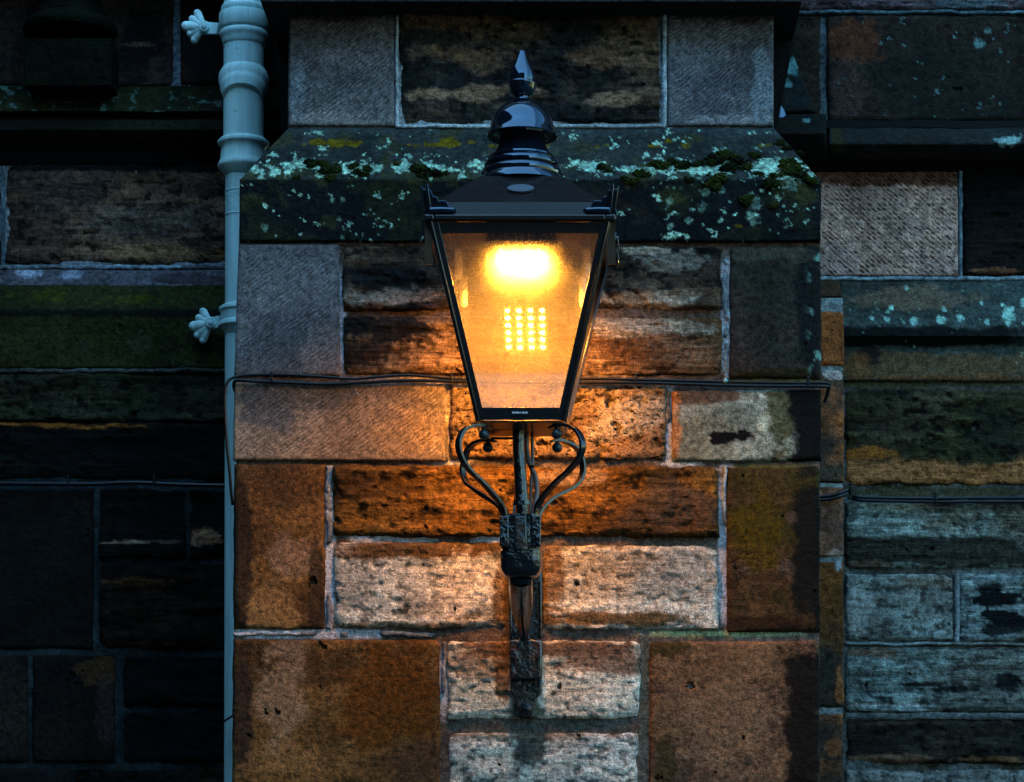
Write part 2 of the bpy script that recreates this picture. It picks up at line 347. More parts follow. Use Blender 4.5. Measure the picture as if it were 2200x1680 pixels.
# albedos
BRN = (.21, .118, .056); DBR = (.125, .068, .034); RED = (.30, .12, .055); PALE = (.54, .50, .43); PALE2 = (.36, .31, .25); GRY = (.20, .185, .185); GRY2 = (.135, .13, .135)
BLK = (.010, .012, .014); SOOT = (.020, .021, .022); OLV = (.060, .048, .017); GRN = (.035, .045, .012); MOR = (.42, .42, .44); DMO = (.13, .10, .085); ORG = (.40, .16, .06)
LIC = (.26, .43, .37); YEL = (.17, .12, .015); PGR = (.26, .28, .25)
bld = thing('sandstone_building', 'soot stained sandstone church wall with a projecting buttress behind the lit lantern', 'stone building')
BT = .0  # buttress face depth
# ---- buttress face
S = Sheet()
def lic_edge(x0, dens=.5):      # lichen flecks close to the arris
    def f(col, fx, X, Z, PX, PY, sd):
        m = (sst(fbm(X, Z, 45, 38, sd+40, 4, .6), .60-.02*dens, .66)*sst(PX, x0, x0+35))[..., None]
        return col*(1-m)+np.array(LIC)*.8*m, fx
    return f
S.block((512, 524, 728, 524, 730, 806, 503, 806), BT, 'dress', GRY2, GRY, 1, [(620, 560, 120, 60, GRY, .5, .5), (700, 760, 60, 90, (.24, .20, .19), .7, .4)])
S.block((736, 526, 1552, 526, 1552, 664, 736, 668), BT, 'rock', SOOT, (.13, .085, .06), 2, [(1450, 560, 120, 30, (.22, .20, .17), .8, .6), (840, 635, 110, 22, PALE2, .7, .6), (1400, 640, 110, 22, PALE2, .9, .6), (1390, 535, 90, 12, PALE2, .8, .5), (820, 600, 100, 35, SOOT, .9, .6)])
S.block((736, 676, 1554, 680, 1555, 806, 734, 804), BT, 'strata', (.16, .09, .05), (.30, .20, .13), 3, [(800, 700, 130, 40, SOOT, .9, .7), (770, 760, 60, 40, (.04, .025, .02), .8, .5), (1370, 705, 170, 26, PALE2, .8, .5), (1460, 760, 100, 40, (.24, .15, .10), .7, .5)])
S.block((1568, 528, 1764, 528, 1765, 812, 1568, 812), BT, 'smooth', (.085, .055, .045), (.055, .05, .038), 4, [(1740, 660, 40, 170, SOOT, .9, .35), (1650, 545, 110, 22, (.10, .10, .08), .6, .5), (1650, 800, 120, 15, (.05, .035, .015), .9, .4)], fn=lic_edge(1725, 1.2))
S.block((503, 820, 956, 824, 956, 990, 500, 988), BT, 'dress', (.26, .20, .155), (.20, .16, .13), 5, [(560, 880, 80, 70, GRY2, .8, .5), (640, 850, 120, 40, (.12, .11, .10), .7, .5), (860, 930, 90, 60, (.36, .25, .16), .6, .4)])
S.block((966, 822, 1434, 824, 1432, 986, 964, 988), BT, 'pit', (.30, .21, .14), (.20, .125, .075), 6, [(1340, 900, 100, 60, PALE2, .8, .5), (1340, 965, 110, 22, (.25, .16, .10), .8, .5), (1010, 965, 70, 25, (.30, .18, .09), .8, .5)])
def patch_black(col, fx, X, Z, PX, PY, sd):
    n = (fbm(X, Z, 30, 30, 77, 5, .65)-.5)
    e = 1-np.sqrt(((PX-1563+.5*(PY-940))/40)**2+((PY-941)/14)**2); m = sst(e+n*2.6, 0, .06)
    e = 1-np.sqrt(((PX-1608)/6)**2+((PY-936)/5)**2); m = np.maximum(m, sst(e+n*.6, 0, .1))[..., None]
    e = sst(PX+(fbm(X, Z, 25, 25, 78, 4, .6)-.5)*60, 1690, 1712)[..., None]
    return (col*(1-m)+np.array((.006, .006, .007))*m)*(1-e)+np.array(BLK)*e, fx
S.block((1443, 838, 1764, 834, 1766, 990, 1443, 992), BT, 'smooth', (.21, .23, .19), (.33, .37, .33), 7, [(1500, 850, 130, 20, (.13, .085, .06), .9, .4), (1680, 900, 40, 110, (.085, .085, .035), .8, .5), (1450, 900, 12, 80, ORG, .5, .5), (1640, 905, 18, 18, (.42, .44, .34), .8, .7)], fn=patch_black)
S.block((501, 996, 698, 996, 698, 1352, 500, 1352), BT, 'smooth', BRN, DBR, 8, [(620, 1200, 60, 70, (.24, .16, .115), .7, .5), (610, 1040, 80, 60, (.10, .055, .03), .7, .5), (520, 1180, 25, 190, (.03, .022, .018), .75, .35), (590, 1310, 60, 60, (.33, .19, .10), .7, .5), (680, 1250, 22, 130, (.07, .04, .025), .8, .4)])
S.block((714, 998, 1546, 1000, 1544, 1154, 712, 1152), BT, 'rock', (.19, .10, .04), (.11, .06, .028), 9, [(1000, 1060, 120, 50, (.28, .16, .07), .6, .6), (1450, 1090, 110, 60, (.11, .07, .045), .8, .5), (1250, 1020, 80, 20, (.30, .22, .16), .6, .6)])
S.block((714, 1162, 1092, 1160, 1090, 1352, 716, 1352), BT, 'pale', PALE, PALE2, 10, [(890, 1180, 200, 26, (.14, .075, .035), .95, .35, 4), (750, 1240, 50, 90, (.28, .26, .24), .6, .6), (1000, 1260, 90, 70, (.62, .55, .48), .7, .5), (1080, 1270, 22, 90, (.20, .12, .07), .9, .6), (900, 1345, 180, 10, (.2, .12, .07), .7, .5)])
S.block((1166, 1168, 1545, 1170, 1544, 1352, 1166, 1354), BT, 'pale', PALE2, (.48, .45, .40), 11, [(1186, 1230, 26, 90, (.20, .12, .07), .85, .5), (1330, 1330, 190, 16, (.20, .12, .065), .95, .4, 3), (1450, 1230, 90, 60, (.30, .30, .28), .6, .6), (1350, 1300, 170, 12, (.58, .54, .47), .9, .4)])
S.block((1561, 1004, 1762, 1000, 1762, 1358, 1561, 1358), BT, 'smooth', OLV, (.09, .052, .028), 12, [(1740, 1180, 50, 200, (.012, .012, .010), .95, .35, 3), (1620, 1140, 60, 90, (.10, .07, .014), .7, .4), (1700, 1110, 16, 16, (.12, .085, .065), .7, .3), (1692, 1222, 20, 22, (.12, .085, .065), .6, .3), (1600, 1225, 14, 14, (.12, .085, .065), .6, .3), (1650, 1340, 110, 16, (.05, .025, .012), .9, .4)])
S.block((499, 1372, 944, 1374, 946, 1705, 496, 1705), BT, 'smooth', BRN, DBR, 13, [(600, 1500, 60, 150, (.30, .20, .14), .65, .5), (830, 1500, 110, 150, (.14, .055, .02), .8, .35), (520, 1530, 26, 180, (.05, .032, .024), .85, .35), (900, 1640, 60, 60, (.10, .055, .035), .7, .5), (640, 1640, 100, 50, (.27, .15, .08), .6, .6)])
S.block((960, 1374, 1380, 1374, 1376, 1546, 960, 1548), BT, 'pale', PALE, PALE2, 14, [(1170, 1395, 210, 22, (.18, .11, .075), .95, .5, 4), (1300, 1420, 90, 35, (.18, .12, .09), .85, .6), (1010, 1430, 60, 30, (.22, .16, .12), .7, .6), (1130, 1530, 50, 25, (.13, .12, .09), .9, .5), (1080, 1440, 26, 70, (.15, .09, .05), .8, .5), (1190, 1490, 7, 6, BLK, .9, .5), (1260, 1485, 3, 3, BLK, .9, .2)])
S.block((962, 1574, 1374, 1574, 1372, 1705, 962, 1705), BT, 'pale', (.44, .43, .40), (.52, .48, .42), 15, [(1132, 1610, 55, 70, (.07, .065, .055), .92, .45), (1140, 1580, 200, 9, (.2, .15, .11), .6, .5)])
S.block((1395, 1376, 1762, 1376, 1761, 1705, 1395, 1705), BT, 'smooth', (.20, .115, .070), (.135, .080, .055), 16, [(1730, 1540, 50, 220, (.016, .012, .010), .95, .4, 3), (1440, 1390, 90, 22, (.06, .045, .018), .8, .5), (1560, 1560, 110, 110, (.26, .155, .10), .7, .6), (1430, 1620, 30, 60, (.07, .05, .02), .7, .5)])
S.build('buttress', bld, 'projecting buttress of brown and pale sandstone blocks')
def mortar(sheet, q, y, seed, pale=(), base=DMO, **kw):
    sheet.block(q, y, 'mortar', base, tuple(c*1.3 for c in base), seed, pale, res=.006, skirt=.01, **kw)
M = Sheet()
MP = (.42, .42, .45)
mortar(M, (515, 385, 1762, 385, 1760, 1705, 498, 1705), BT+.012, 101, [(731, 690, 14, 130, MP, 1, .2, 4), (1561, 670, 14, 140, MP, .9, .2, 4), (705, 1180, 18, 180, MP, 1, .1, 6), (1554, 1180, 12, 180, MP, .8, .1, 6), (952, 1460, 12, 90, MP, .8, .3, 4),
    (820, 1158, 110, 8, MP, .9, .5, 4), (1060, 1159, 60, 9, MP, 1, .3, 4), (680, 1362, 180, 12, MP, .9, .25, 6), (1550, 1362, 190, 8, (.30, .34, .20), .9, .3, 5), (940, 900, 30, 95, (.55, .45, .38), .9, .2, 6), (955, 992, 60, 8, MP, .8, .4),
    (1438, 910, 10, 90, (.42, .42, .44), .9, .2, 6), (1465, 996, 50, 9, (.42, .44, .46), .9, .4), (1560, 1006, 30, 12, MP, .8, .5), (1170, 1560, 220, 14, (.10, .10, .09), .9, .2, 6), (1385, 1500, 12, 200, (.12, .13, .11), .9, .2, 6), (860, 522, 340, 6, (.3, .27, .25), .8, .6),
    (1650, 822, 120, 10, (.14, .15, .06), .9, .4, 4), (830, 813, 110, 8, (.4, .36, .34), .7, .6), (1640, 1003, 100, 7, (.12, .13, .05), .9, .4)])
# proud pointing along a few joints
def point_strip(q, y, seed, col=MP, wob=.004):
    M.block(q, y, 'mortar', col, tuple(c*.45 for c in col), seed, (), res=.004, er=.004, wob=wob*1.25, skirt=.02, gain=.85, hfn=lambda X, Z, PX, PY: -.016*sst(fbm(X, Z, 9, 9, seed, 4, .6), .50, .43)+(fbm(X, Z, 50, 50, seed+2, 4)-.5)*.008)
point_strip((699, 1000, 712, 1000, 713, 1352, 700, 1352), BT+.003, 120)
point_strip((1553, 1000, 1560, 1000, 1560, 1356, 1550, 1356), BT+.004, 121, (.42, .46, .48), .003)
point_strip((728, 660, 737, 660, 737, 806, 726, 806), BT+.002, 122, (.5, .5, .56), .004)
point_strip((1553, 540, 1566, 540, 1566, 812, 1556, 812), BT+.004, 123, (.38, .44, .46), .004)
point_strip((500, 1356, 945, 1358, 945, 1368, 500, 1366), BT+.004, 124, (.48, .50, .54), .003)
point_strip((950, 1378, 958, 1378, 957, 1500, 949, 1500), BT+.004, 125, (.5, .48, .5), .003)
point_strip((1435, 838, 1442, 838, 1442, 990, 1434, 994), BT+.004, 126, (.40, .42, .46), .003)
point_strip((950, 826, 963, 826, 962, 990, 948, 992), BT+.004, 127, (.50, .42, .36), .003)
M.build('mortar', bpy.data.objects['buttress'])
# ---- weathered cap (vertical face + sloping top)
def lichen(col, fx, X, Z, PX, PY, sd):
    L_ = np.array(LIC)
    t = (PY-275)/110.0      # 0 top, 1 arris
    big = fbm(X, Z, 30, 44, 301, 5, .66); fine = fbm(X, Z, 120, 150, 302, 4, .7)
    env = np.exp(-((PY-360)/17.0)**2)
    side = .10*sst(PX, 1500, 1700)+.05*sst(PX, 720, 560)-.12*np.exp(-((PX-1400)/60)**2)
    m = sst(big+env*.26+side*env+(fine-.5)*.34, .70, .735)
    drip = sst(-.04*sst(-PX, -1250, -1150)+fine*.75+fbm(X, Z, 14, 8, 303, 4, .6)*.5+.12*sst(PX, 1450, 1700)-.10*sst(PX, 1380, 1100)-(PY-385)/700, .88, .92)*(PY > 372)*sst(PX, 700, 760)
    rr = np.random.RandomState(5); spots = np.zeros_like(m)
    for _ in range(48):
        cx = rr.uniform(1430, 1760); cy = 392+abs(rr.normal(0, 60)); r = rr.uniform(1.0, 4.2)*(1 if rr.rand() > .12 else 2.4)
        if cy > 518: continue
        d = np.sqrt((PX-cx)**2+(PY-cy)**2)/r; spots = np.maximum(spots, sst(1.15-d+(fine-.5)*.9, .1, .35)*rr.uniform(.35, .95))
    for cx, cy, r in [(570, 489, 9), (1510, 445, 12), (1480, 475, 9), (1620, 433, 20), (1618, 468, 18), (1440, 487, 8), (1700, 395, 20), (735, 430, 6), (728, 470, 6), (736, 510, 6), (715, 430, 5)]:
        d = np.sqrt((PX-cx)**2+(PY-cy)**2)/r; spots = np.maximum(spots, sst(1.1-d+(fine-.5)*1.5, .1, .5)*.7)
    m = np.maximum(m, np.maximum(drip*.6, spots*.7))
    m = (m*(1-.35*sst(fine, .62, .4)))[..., None]
    yel = sst(fbm(X, Z, 12, 26, 305, 5, .6)+(.22+.10*(fbm(X, Z, 60, 60, 333, 3)-.5)*4)*np.exp(-((PY-310)/10.0)**2)-.06, .70, .76)[..., None]
    gr = (sst(fbm(X, Z, 8, 10, 306, 5, .65), .55, .72)*sst(PY, 385, 400)*.55)[..., None]
    olm = (sst(fbm(X, Z, 15, 18, 307, 5, .65)+.2*np.exp(-((PY-372)/25.0)**2), .60, .72)*.5)[..., None]
    tan = (sst(np.array(-PY), -300, -275)*.6)[..., None]
    col = col*(1-tan)+np.array((.075, .10, .105))*tan
    col = col*(1-gr)+np.array((.05, .055, .018))*gr; col = col*(1-olm)+np.array((.085, .085, .03))*olm
    col = col*(1-yel)+np.array(YEL)*yel; tintn = fbm(X, Z, 9, 9, 308, 3)[..., None]
    L2 = L_*(1-.5*tintn)+np.array((.55, .62, .38))*.5*tintn
    return col*(1-m)+L2*(.45+1.1*fine[..., None])*m, fx
K = Sheet()
K.block((515, 384, 1763, 386, 1764, 518, 513, 518), BT-.004, 'cap', (.016, .020, .023), (.010, .013, .016), 21, [(850, 440, 60, 90, (.05, .055, .02), .5, .6), (1200, 440, 200, 70, (.04, .03, .025), .7, .5)], res=.0026, fn=lichen, er=.004)
K.block((620, 274, 1663, 274, 1762, 387, 514, 385), BT, 'cap', (.040, .048, .046), (.065, .070, .066), 22, [], res=.0026, prof=[(0, .125), (1, -.004)], fn=lichen, er=.003, wob=.002, skirt=.05)
K.build('buttress_cap', bld, 'sloping weathered coping of the buttress crusted with pale lichen')
# ---- upper pier
U = Sheet(); UY = .12
U.block((620, 12, 848, 12, 848, 270, 618, 270), UY, 'dress', GRY2, GRY, 31, [(740, 255, 120, 16, (.28, .25, .24), .8, .5), (640, 200, 22, 70, (.22, .25, .27), .6, .5), (730, 25, 130, 26, (.05, .045, .045), .8, .5)])
U.block((858, 14, 1420, 14, 1420, 262, 857, 266), UY, 'rock', SOOT, (.10, .07, .05), 32, [(1000, 200, 150, 20, (.20, .13, .09), .8, .6), (1000, 120, 130, 30, (.15, .09, .06), .7, .6), (1330, 215, 90, 18, (.20, .13, .09), .85, .5), (1300, 130, 110, 26, (.15, .09, .06), .8, .6), (900, 60, 90, 25, (.09, .055, .04), .7, .6), (1200, 250, 220, 12, SOOT, .9, .4), (880, 80, 140, 20, SOOT, .8, .6)], gain=1.9)
U.block((1434, 12, 1662, 12, 1662, 270, 1434, 270), UY, 'dress', GRY2, (.18, .18, .19), 33, [(1540, 200, 80, 50, (.10, .09, .11), .5, .5), (1560, 258, 110, 14, (.27, .26, .26), .8, .5), (1640, 190, 24, 90, (.22, .25, .27), .7, .5), (1560, 25, 130, 26, (.05, .045, .045), .8, .5)])
mo = U
U.block((620, 5, 1662, 5, 1662, 276, 619, 276), UY+.01, 'mortar', (.34, .36, .38), (.22, .24, .25), 34, [(850, 90, 8, 80, (.36, .30, .28), .8, .4)], res=.006)
U.block((1422, 20, 1432, 20, 1432, 268, 1422, 268), UY-.002, 'mortar', (.42, .48, .50), (.30, .34, .36), 35, er=.003, wob=.003, res=.004)
U.block((849, 20, 856, 20, 856, 268, 849, 268), UY-.002, 'mortar', (.42, .46, .48), (.30, .32, .34), 36, er=.003, wob=.003, res=.004)
U.block((850, 266, 1430, 266, 1430, 274, 850, 274), UY-.003, 'mortar', (.46, .52, .54), (.34, .38, .40), 37, er=.003, wob=.002, res=.004)
U.build('upper_pier', bld, 'set back upper stage of the buttress with diagonally tooled corner blocks')
MB().box((-5, .52, 3.95), (6, 1.5, 10)).build('upper_wall', mat('upper_stone', (.045, .036, .030), .85, bump=[(20, .02, 6)], var=(3, (.09, .065, .05), .15)), bld)
# cornice over the pier and side haunches coloured black to give deep shade
K2 = Sheet()
a = P(560, 3, UY-.10); b_ = P(1722, 3, UY-.10)
K2.solid((a.x, UY-.10, a.z), (b_.x, .6, a.z+.25), (.02, .02, .02))
K2.build('cornice', bld, 'dark projecting cornice above the upper pier')
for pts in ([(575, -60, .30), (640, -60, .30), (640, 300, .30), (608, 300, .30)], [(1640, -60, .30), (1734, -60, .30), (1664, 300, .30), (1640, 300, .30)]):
    K3 = Sheet(); K3.poly(pts, .3, (.004, .004, .004)); K3.build('shaded_haunch', bld, 'raking wedge flanking the upper pier, painted black for deep shade')
# buttress body (side faces)
K4 = Sheet(); l = P(512, 800, .03).x; r_ = P(1757, 800, .03).x
K4.solid((l+.006, .035, -.02), (r_-.006, .70, P(0, 388, 0).z), (.09, .06, .045)); lu = P(624, 200, UY+.03).x; ru = P(1657, 200, UY+.03).x
K4.solid((lu, UY+.03, P(0, 392, 0).z), (ru, .70, P(0, -80, UY).z), (.05, .045, .04))
K4.build('buttress_side', bld, 'plain side faces of the buttress')
# ---- recessed wall on the downpipe side
Lw = Sheet(); LU, LD = .66, .56; DK = (.022, .019, .017)
Lw.block((10, 350, 640, 350, 640, 562, 8, 568), LU, 'rock', (.085, .055, .042), (.13, .085, .062), 41, [(120, 400, 160, 60, (.055, .05, .048), .7, .6), (330, 545, 150, 24, (.22, .13, .08), .8, .5), (250, 352, 380, 18, BLK, .95, .3, 4), (72, 512, 7, 6, BLK, 1, .1), (330, 470, 150, 40, (.10, .09, .085), .5, .6)], gain=1.7)  # black top edge extends the shade painted under the ledge
Lw.block((-160, 350, 3, 350, 3, 568, -160, 568), LU, 'rock', (.085, .055, .042), (.11, .075, .055), 42)
Lw.block((-170, 300, 640, 300, 640, 590, -170, 590), LU+.01, 'mortar', (.28, .31, .34), (.22, .25, .28), 43, [(250, 310, 450, 50, BLK, 1, .1, 6)], res=.006)  # black patch belongs to the painted shade below the ledge
Lw.block((-170, 568, 640, 568, 640, 577, -170, 577), LU-.006, 'mortar', (.26, .32, .37), (.18, .21, .24), 431, [(430, 573, 60, 14, (.10, .09, .09), .8, .5), (340, 570, 60, 6, (.4, .48, .54), .8, .6)], er=.003, wob=.005, res=.004)
Lw.block((3, 355, 9, 355, 9, 572, 2, 572), LU-.004, 'mortar', (.20, .28, .34), (.16, .2, .24), 432, er=.003, wob=.003, res=.004)
Lw.block((-170, 578, 640, 578, 640, 612, -170, 612), LU, 'smooth', (.16, .15, .17), (.11, .10, .115), 44, [(60, 586, 35, 14, (.36, .38, .46), .9, .5), (400, 600, 90, 14, (.06, .045, .05), .7, .5), (150, 590, 30, 12, (.30, .33, .40), .8, .5)], prof=[(0, 0), (1, -.05)], er=.002)
Lw.block((-170, 612, 640, 612, 640, 792, -170, 790), LU-.05, 'smooth', (.042, .050, .018), (.055, .058, .026), 45, [(250, 645, 70, 14, (.10, .11, .015), .45, 1), (100, 640, 70, 16, (.09, .10, .015), .4, 1), (180, 745, 40, 24, (.07, .065, .04), .6, .8), (30, 735, 40, 30, (.07, .07, .03), .5, .8), (300, 740, 30, 22, (.09, .08, .05), .5, .8), (250, 672, 400, 10, (.010, .010, .010), .8, .3, 4)], prof=[(0, 0), (.32, -.05), (1, -.05)], er=.004)
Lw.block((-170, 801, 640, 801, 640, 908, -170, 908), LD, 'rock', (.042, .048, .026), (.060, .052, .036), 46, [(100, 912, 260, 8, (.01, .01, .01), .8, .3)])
def streak(col, fx, X, Z, PX, PY, sd):
    c = 912+(PX-150)*.028; m = (sst(1-np.abs(PY-c-2+(fbm(X, Z, 22, 22, 55, 4)-.5)*12)/(5.5+2*np.sin(PX/60.)), 0, .5)*sst(np.array(-PX), -330, -290))[..., None]
    return col*(1-m)+np.array((.36, .15, .065))*m, fx
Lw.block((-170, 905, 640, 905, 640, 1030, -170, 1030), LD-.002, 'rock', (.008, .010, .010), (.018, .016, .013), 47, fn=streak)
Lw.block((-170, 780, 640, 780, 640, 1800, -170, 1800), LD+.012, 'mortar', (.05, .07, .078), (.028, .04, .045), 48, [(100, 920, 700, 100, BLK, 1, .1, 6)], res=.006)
Lw.block((-170, 791, 640, 791, 640, 800, -170, 800), LD-.052+.05, 'mortar', (.12, .13, .13), (.07, .07, .065), 481, er=.003, wob=.004, res=.004)
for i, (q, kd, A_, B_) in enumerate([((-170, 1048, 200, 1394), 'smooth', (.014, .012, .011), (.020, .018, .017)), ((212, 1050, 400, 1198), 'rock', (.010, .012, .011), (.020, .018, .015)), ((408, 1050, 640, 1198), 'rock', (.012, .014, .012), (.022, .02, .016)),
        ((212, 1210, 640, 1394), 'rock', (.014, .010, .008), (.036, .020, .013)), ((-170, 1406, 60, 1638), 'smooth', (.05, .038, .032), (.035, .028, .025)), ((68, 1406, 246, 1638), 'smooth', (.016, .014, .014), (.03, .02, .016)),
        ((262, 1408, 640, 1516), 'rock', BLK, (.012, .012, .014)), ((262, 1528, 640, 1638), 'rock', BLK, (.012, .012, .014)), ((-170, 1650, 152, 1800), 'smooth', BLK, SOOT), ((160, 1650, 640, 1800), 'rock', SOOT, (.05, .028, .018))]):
    pt = {1: [(250, 1166, 60, 4, (.42, .30, .24), .9, .6), (330, 1164, 60, 3, (.3, .22, .18), .6, .8)], 2: [(440, 1152, 35, 18, (.30, .17, .11), .9, .8), (420, 1168, 20, 8, (.35, .22, .16), .8, .8)], 3: [(300, 1250, 90, 8, (.13, .06, .03), .7, .8), (290, 1385, 120, 6, (.1, .05, .03), .6, .8)],
          5: [(215, 1440, 60, 35, (.10, .055, .03), .8, .5), (225, 1540, 25, 90, (.07, .05, .045), .7, .5)]}.get(i, [])
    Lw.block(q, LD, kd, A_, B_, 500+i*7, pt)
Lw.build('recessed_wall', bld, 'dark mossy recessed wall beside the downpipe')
Su = Sheet()     # upper left wall, string course, column base
Su.block((-170, -60, 374, -60, 374, 184, -170, 184), LU, 'smooth', (.070, .050, .042), (.045, .036, .032), 61, [(300, 90, 60, 80, BLK, .9, .5), (300, 95, 30, 5, (.16, .11, .085), .8, .7), (60, 30, 60, 30, (.05, .04, .05), .5, .5)])
Su.block((384, -60, 640, -60, 640, 184, 384, 184), LU, 'smooth', (.03, .022, .020), (.08, .042, .026), 62, [(440, 110, 60, 70, SOOT, .9, .5)])
Su.block((350, -60, 410, -60, 410, 186, 350, 186), LU+.006, 'mortar', (.22, .26, .30), (.14, .17, .20), 63)
def flk(col, fx, X, Z, PX, PY, sd):
    m = (sst(fbm(X, Z, 40, 60, sd+3, 4, .6)+.12*sst(np.array(-PX), -200, 0), .66, .70))[..., None]; return col*(1-m)+np.array(LIC)*.35*m, fx
Su.block((-170, 184, 640, 184, 640, 238, -170, 238), LU, 'smooth', (.035, .042, .016), (.022, .026, .014), 64, prof=[(0, 0), (1, -.07)], er=.003, fn=flk)
Su.block((-170, 240, 640, 240, 640, 306, -170, 306), LU-.02, 'smooth', (.028, .030, .016), (.016, .018, .014), 65, [(250, 300, 450, 10, (.05, .04, .025), .4, .5)], prof=[(0, .03), (.12, 0), (.3, -.045), (.6, -.055), (.85, -.03), (1, .0)], er=.003)
Su.block((-170, 306, 640, 306, 640, 352, -170, 352), LU, 'smooth', BLK, BLK, 66, prof=[(0, -.02), (1, 0)], er=.002)  # undercut below the roll, its shade painted in as black
Su.build('string_course', bld, 'green stained moulded ledge above the recessed wall')
Cb = MB()
cx = 152; cc = P(cx, 100, LU-.02); sc_ = (LU-.02-CY)/F
prof = [(r*sc_, CZ+(VY-y)*sc_) for r, y in [(100, 184), (100, 84), (97, 76), (101, 68), (100, 60), (94, 50), (84, 44), (79, 41), (80, 38), (77, 34), (70, 24), (66, 14), (66, 6), (56, 0), (52, -20), (52, -60)]]
Cb.lathe([(r, z) for r, z in prof[2:]], (cc.x, cc.y, 0), 40)
Cb.box((P(52, 0, LU-.12).x, LU-.12, P(0, 184, LU-.12).z), (P(238, 0, LU-.12).x, LU+.02, P(0, 82, LU-.12).z))
DST = mat('dark_mossy_stone', (.0015, .002, .0015), .9, bump=[(30, .02, 6), (150, .005, 4)], var=(14, (.005, .007, .003), .15))
DST.node_tree.nodes['Principled BSDF'].inputs['Specular IOR Level'].default_value = .08
Cb.build('column_base', DST, bld, bevel=.006, label='dark moulded base of a column on the ledge')
# ---- wall beyond the buttress on the other side
Rw = Sheet(); RU, RD, RP = .46, .40, .22
def pecks(X, Z, PX, PY):
    a = (X*.5+Z*.86)/.0125; b = (X*.86-Z*.35)/.0125
    zz = (Z+(fbm(X, Z, 40, 40, 19, 3)-.5)*.009)/.0122; r = np.floor(zz); x2 = (X+(fbm(X, Z, 30, 30, 18, 3)-.5)*.012+(r % 2)*.0065+Z*.55)/.0138; fz = zz-r; fx = x2-np.floor(x2)
    d1 = (fx-.5)*.8+(fz-.5)*.6; d2 = -(fx-.5)*.6+(fz-.5)*.8
    return -.0048*np.exp(-((d1/.17)**2+(d2/.42)**2))*np.clip(hsh(np.floor(x2).astype(np.int64), r.astype(np.int64), 3)*1.6-.1, 0, 1.2)
def pcol(col, fx, X, Z, PX, PY, sd):
    m = np.clip(-pecks(X, Z, PX, PY)/.004, 0, 1)[..., None]; return col*(1-.42*m)+np.array((.07, .035, .022))*.4*m, fx
Rw.block((1650, 366, 2058, 366, 2060, 592, 1650, 592), RU, 'peck', (.43, .30, .25), (.36, .26, .225), 71, [(1900, 380, 260, 22, (.12, .055, .04), .9, .4, 4), (1800, 560, 60, 40, (.28, .22, .22), .4, .5)], res=.0022, hfn=pecks, fn=pcol)
Rw.block((2068, 366, 2400, 366, 2400, 586, 2070, 590), RU, 'strata', (.008, .009, .010), (.022, .02, .018), 72, [(2130, 582, 70, 8, (.22, .11, .07), .9, .6), (2200, 360, 200, 60, (.003, .003, .003), .95, .3)])
Rw.block((2060, 360, 2068, 360, 2068, 594, 2061, 594), RU-.001, 'mortar', (.16, .22, .25), (.12, .16, .18), 73, er=.002, wob=.002, res=.004)
Rw.block((1700, 594, 2400, 592, 2400, 602, 1700, 602), RU-.006, 'mortar', (.26, .34, .38), (.2, .25, .28), 74, er=.003, wob=.003, res=.004)
def rdots(col, fx, X, Z, PX, PY, sd):
    n = fbm(X, Z, 60, 60, 88, 4, .6)-.5; m = np.zeros_like(X)
    for cx, cy, r in [(1905, 685, 8), (1963, 688, 10), (2022, 689, 11), (2028, 665, 5), (2063, 683, 8), (2168, 682, 16), (2166, 672, 13), (2120, 688, 7), (2122, 692, 6), (1907, 670, 4), (2108, 650, 4), (2202, 650, 12), (2155, 655, 5), (1915, 662, 5), (1873, 683, 4), (1947, 618, 4)]:
        m = np.maximum(m, sst(1.1-np.sqrt((PX-cx)**2+(PY-cy)**2)/r+n*1.4, .1, .3))
    m = np.maximum(m, .8*sst(fbm(X, Z, 110, 110, 89, 3, .6)+.14*np.exp(-((PY-683)/20)**2), .83, .87)*.8)[..., None]
    return col*(1-m)+np.array((.22, .36, .31))*m, fx
Rw.block((1805, 604, 2400, 602, 2400, 820, 1805, 818), RU-.01, 'smooth', (.065, .085, .080), (.050, .060, .052), 75, gain=1.25, pat=
    [(1950, 640, 150, 24, (.14, .105, .075), .7, .6), (2000, 725, 260, 24, (.010, .012, .012), .97, .3, 5), (2000, 785, 260, 34, (.12, .085, .05), .95, .3, 4), (1870, 770, 28, 28, (.022, .02, .024), .9, .6), (1850, 790, 40, 26, (.15, .075, .035), .7, .6), (2050, 812, 250, 8, (.15, .07, .035), .7, .6)],  # darkest band is the shade under the roll, painted in
    prof=[(0, 0), (.45, -.07), (.55, -.072), (.64, -.04), (1, -.05)], fn=rdots, er=.006)
Rw.block((1815, 832, 2400, 832, 2400, 1042, 1815, 1042), RD, 'rock', (.038, .036, .018), (.06, .052, .034), 76, [(1950, 1020, 330, 34, (.24, .115, .06), .95, .35, 4), (1870, 975, 70, 16, (.24, .10, .04), .85, .5), (2130, 930, 80, 60, (.018, .02, .012), .7, .6), (2000, 1042, 300, 8, (.04, .035, .02), .8, .4)], gain=1.6)
Rw.block((1815, 1072, 2400, 1072, 2400, 1220, 1815, 1220), RD, 'strata', (.21, .25, .23), (.15, .14, .11), 77, [(2010, 1182, 260, 36, (.05, .045, .035), .95, .3, 5), (1900, 1085, 80, 12, (.32, .34, .28), .6, .6), (1880, 1212, 70, 8, (.13, .08, .05), .8, .5)])
Rw.block((1815, 1230, 2050, 1230, 2050, 1378, 1815, 1378), RD, 'pale', (.24, .29, .28), (.17, .18, .165), 78, [(1860, 1270, 10, 4, BLK, .9, .5), (1840, 1310, 40, 60, (.36, .38, .37), .6, .5), (1990, 1250, 70, 16, (.17, .14, .11), .7, .5)])
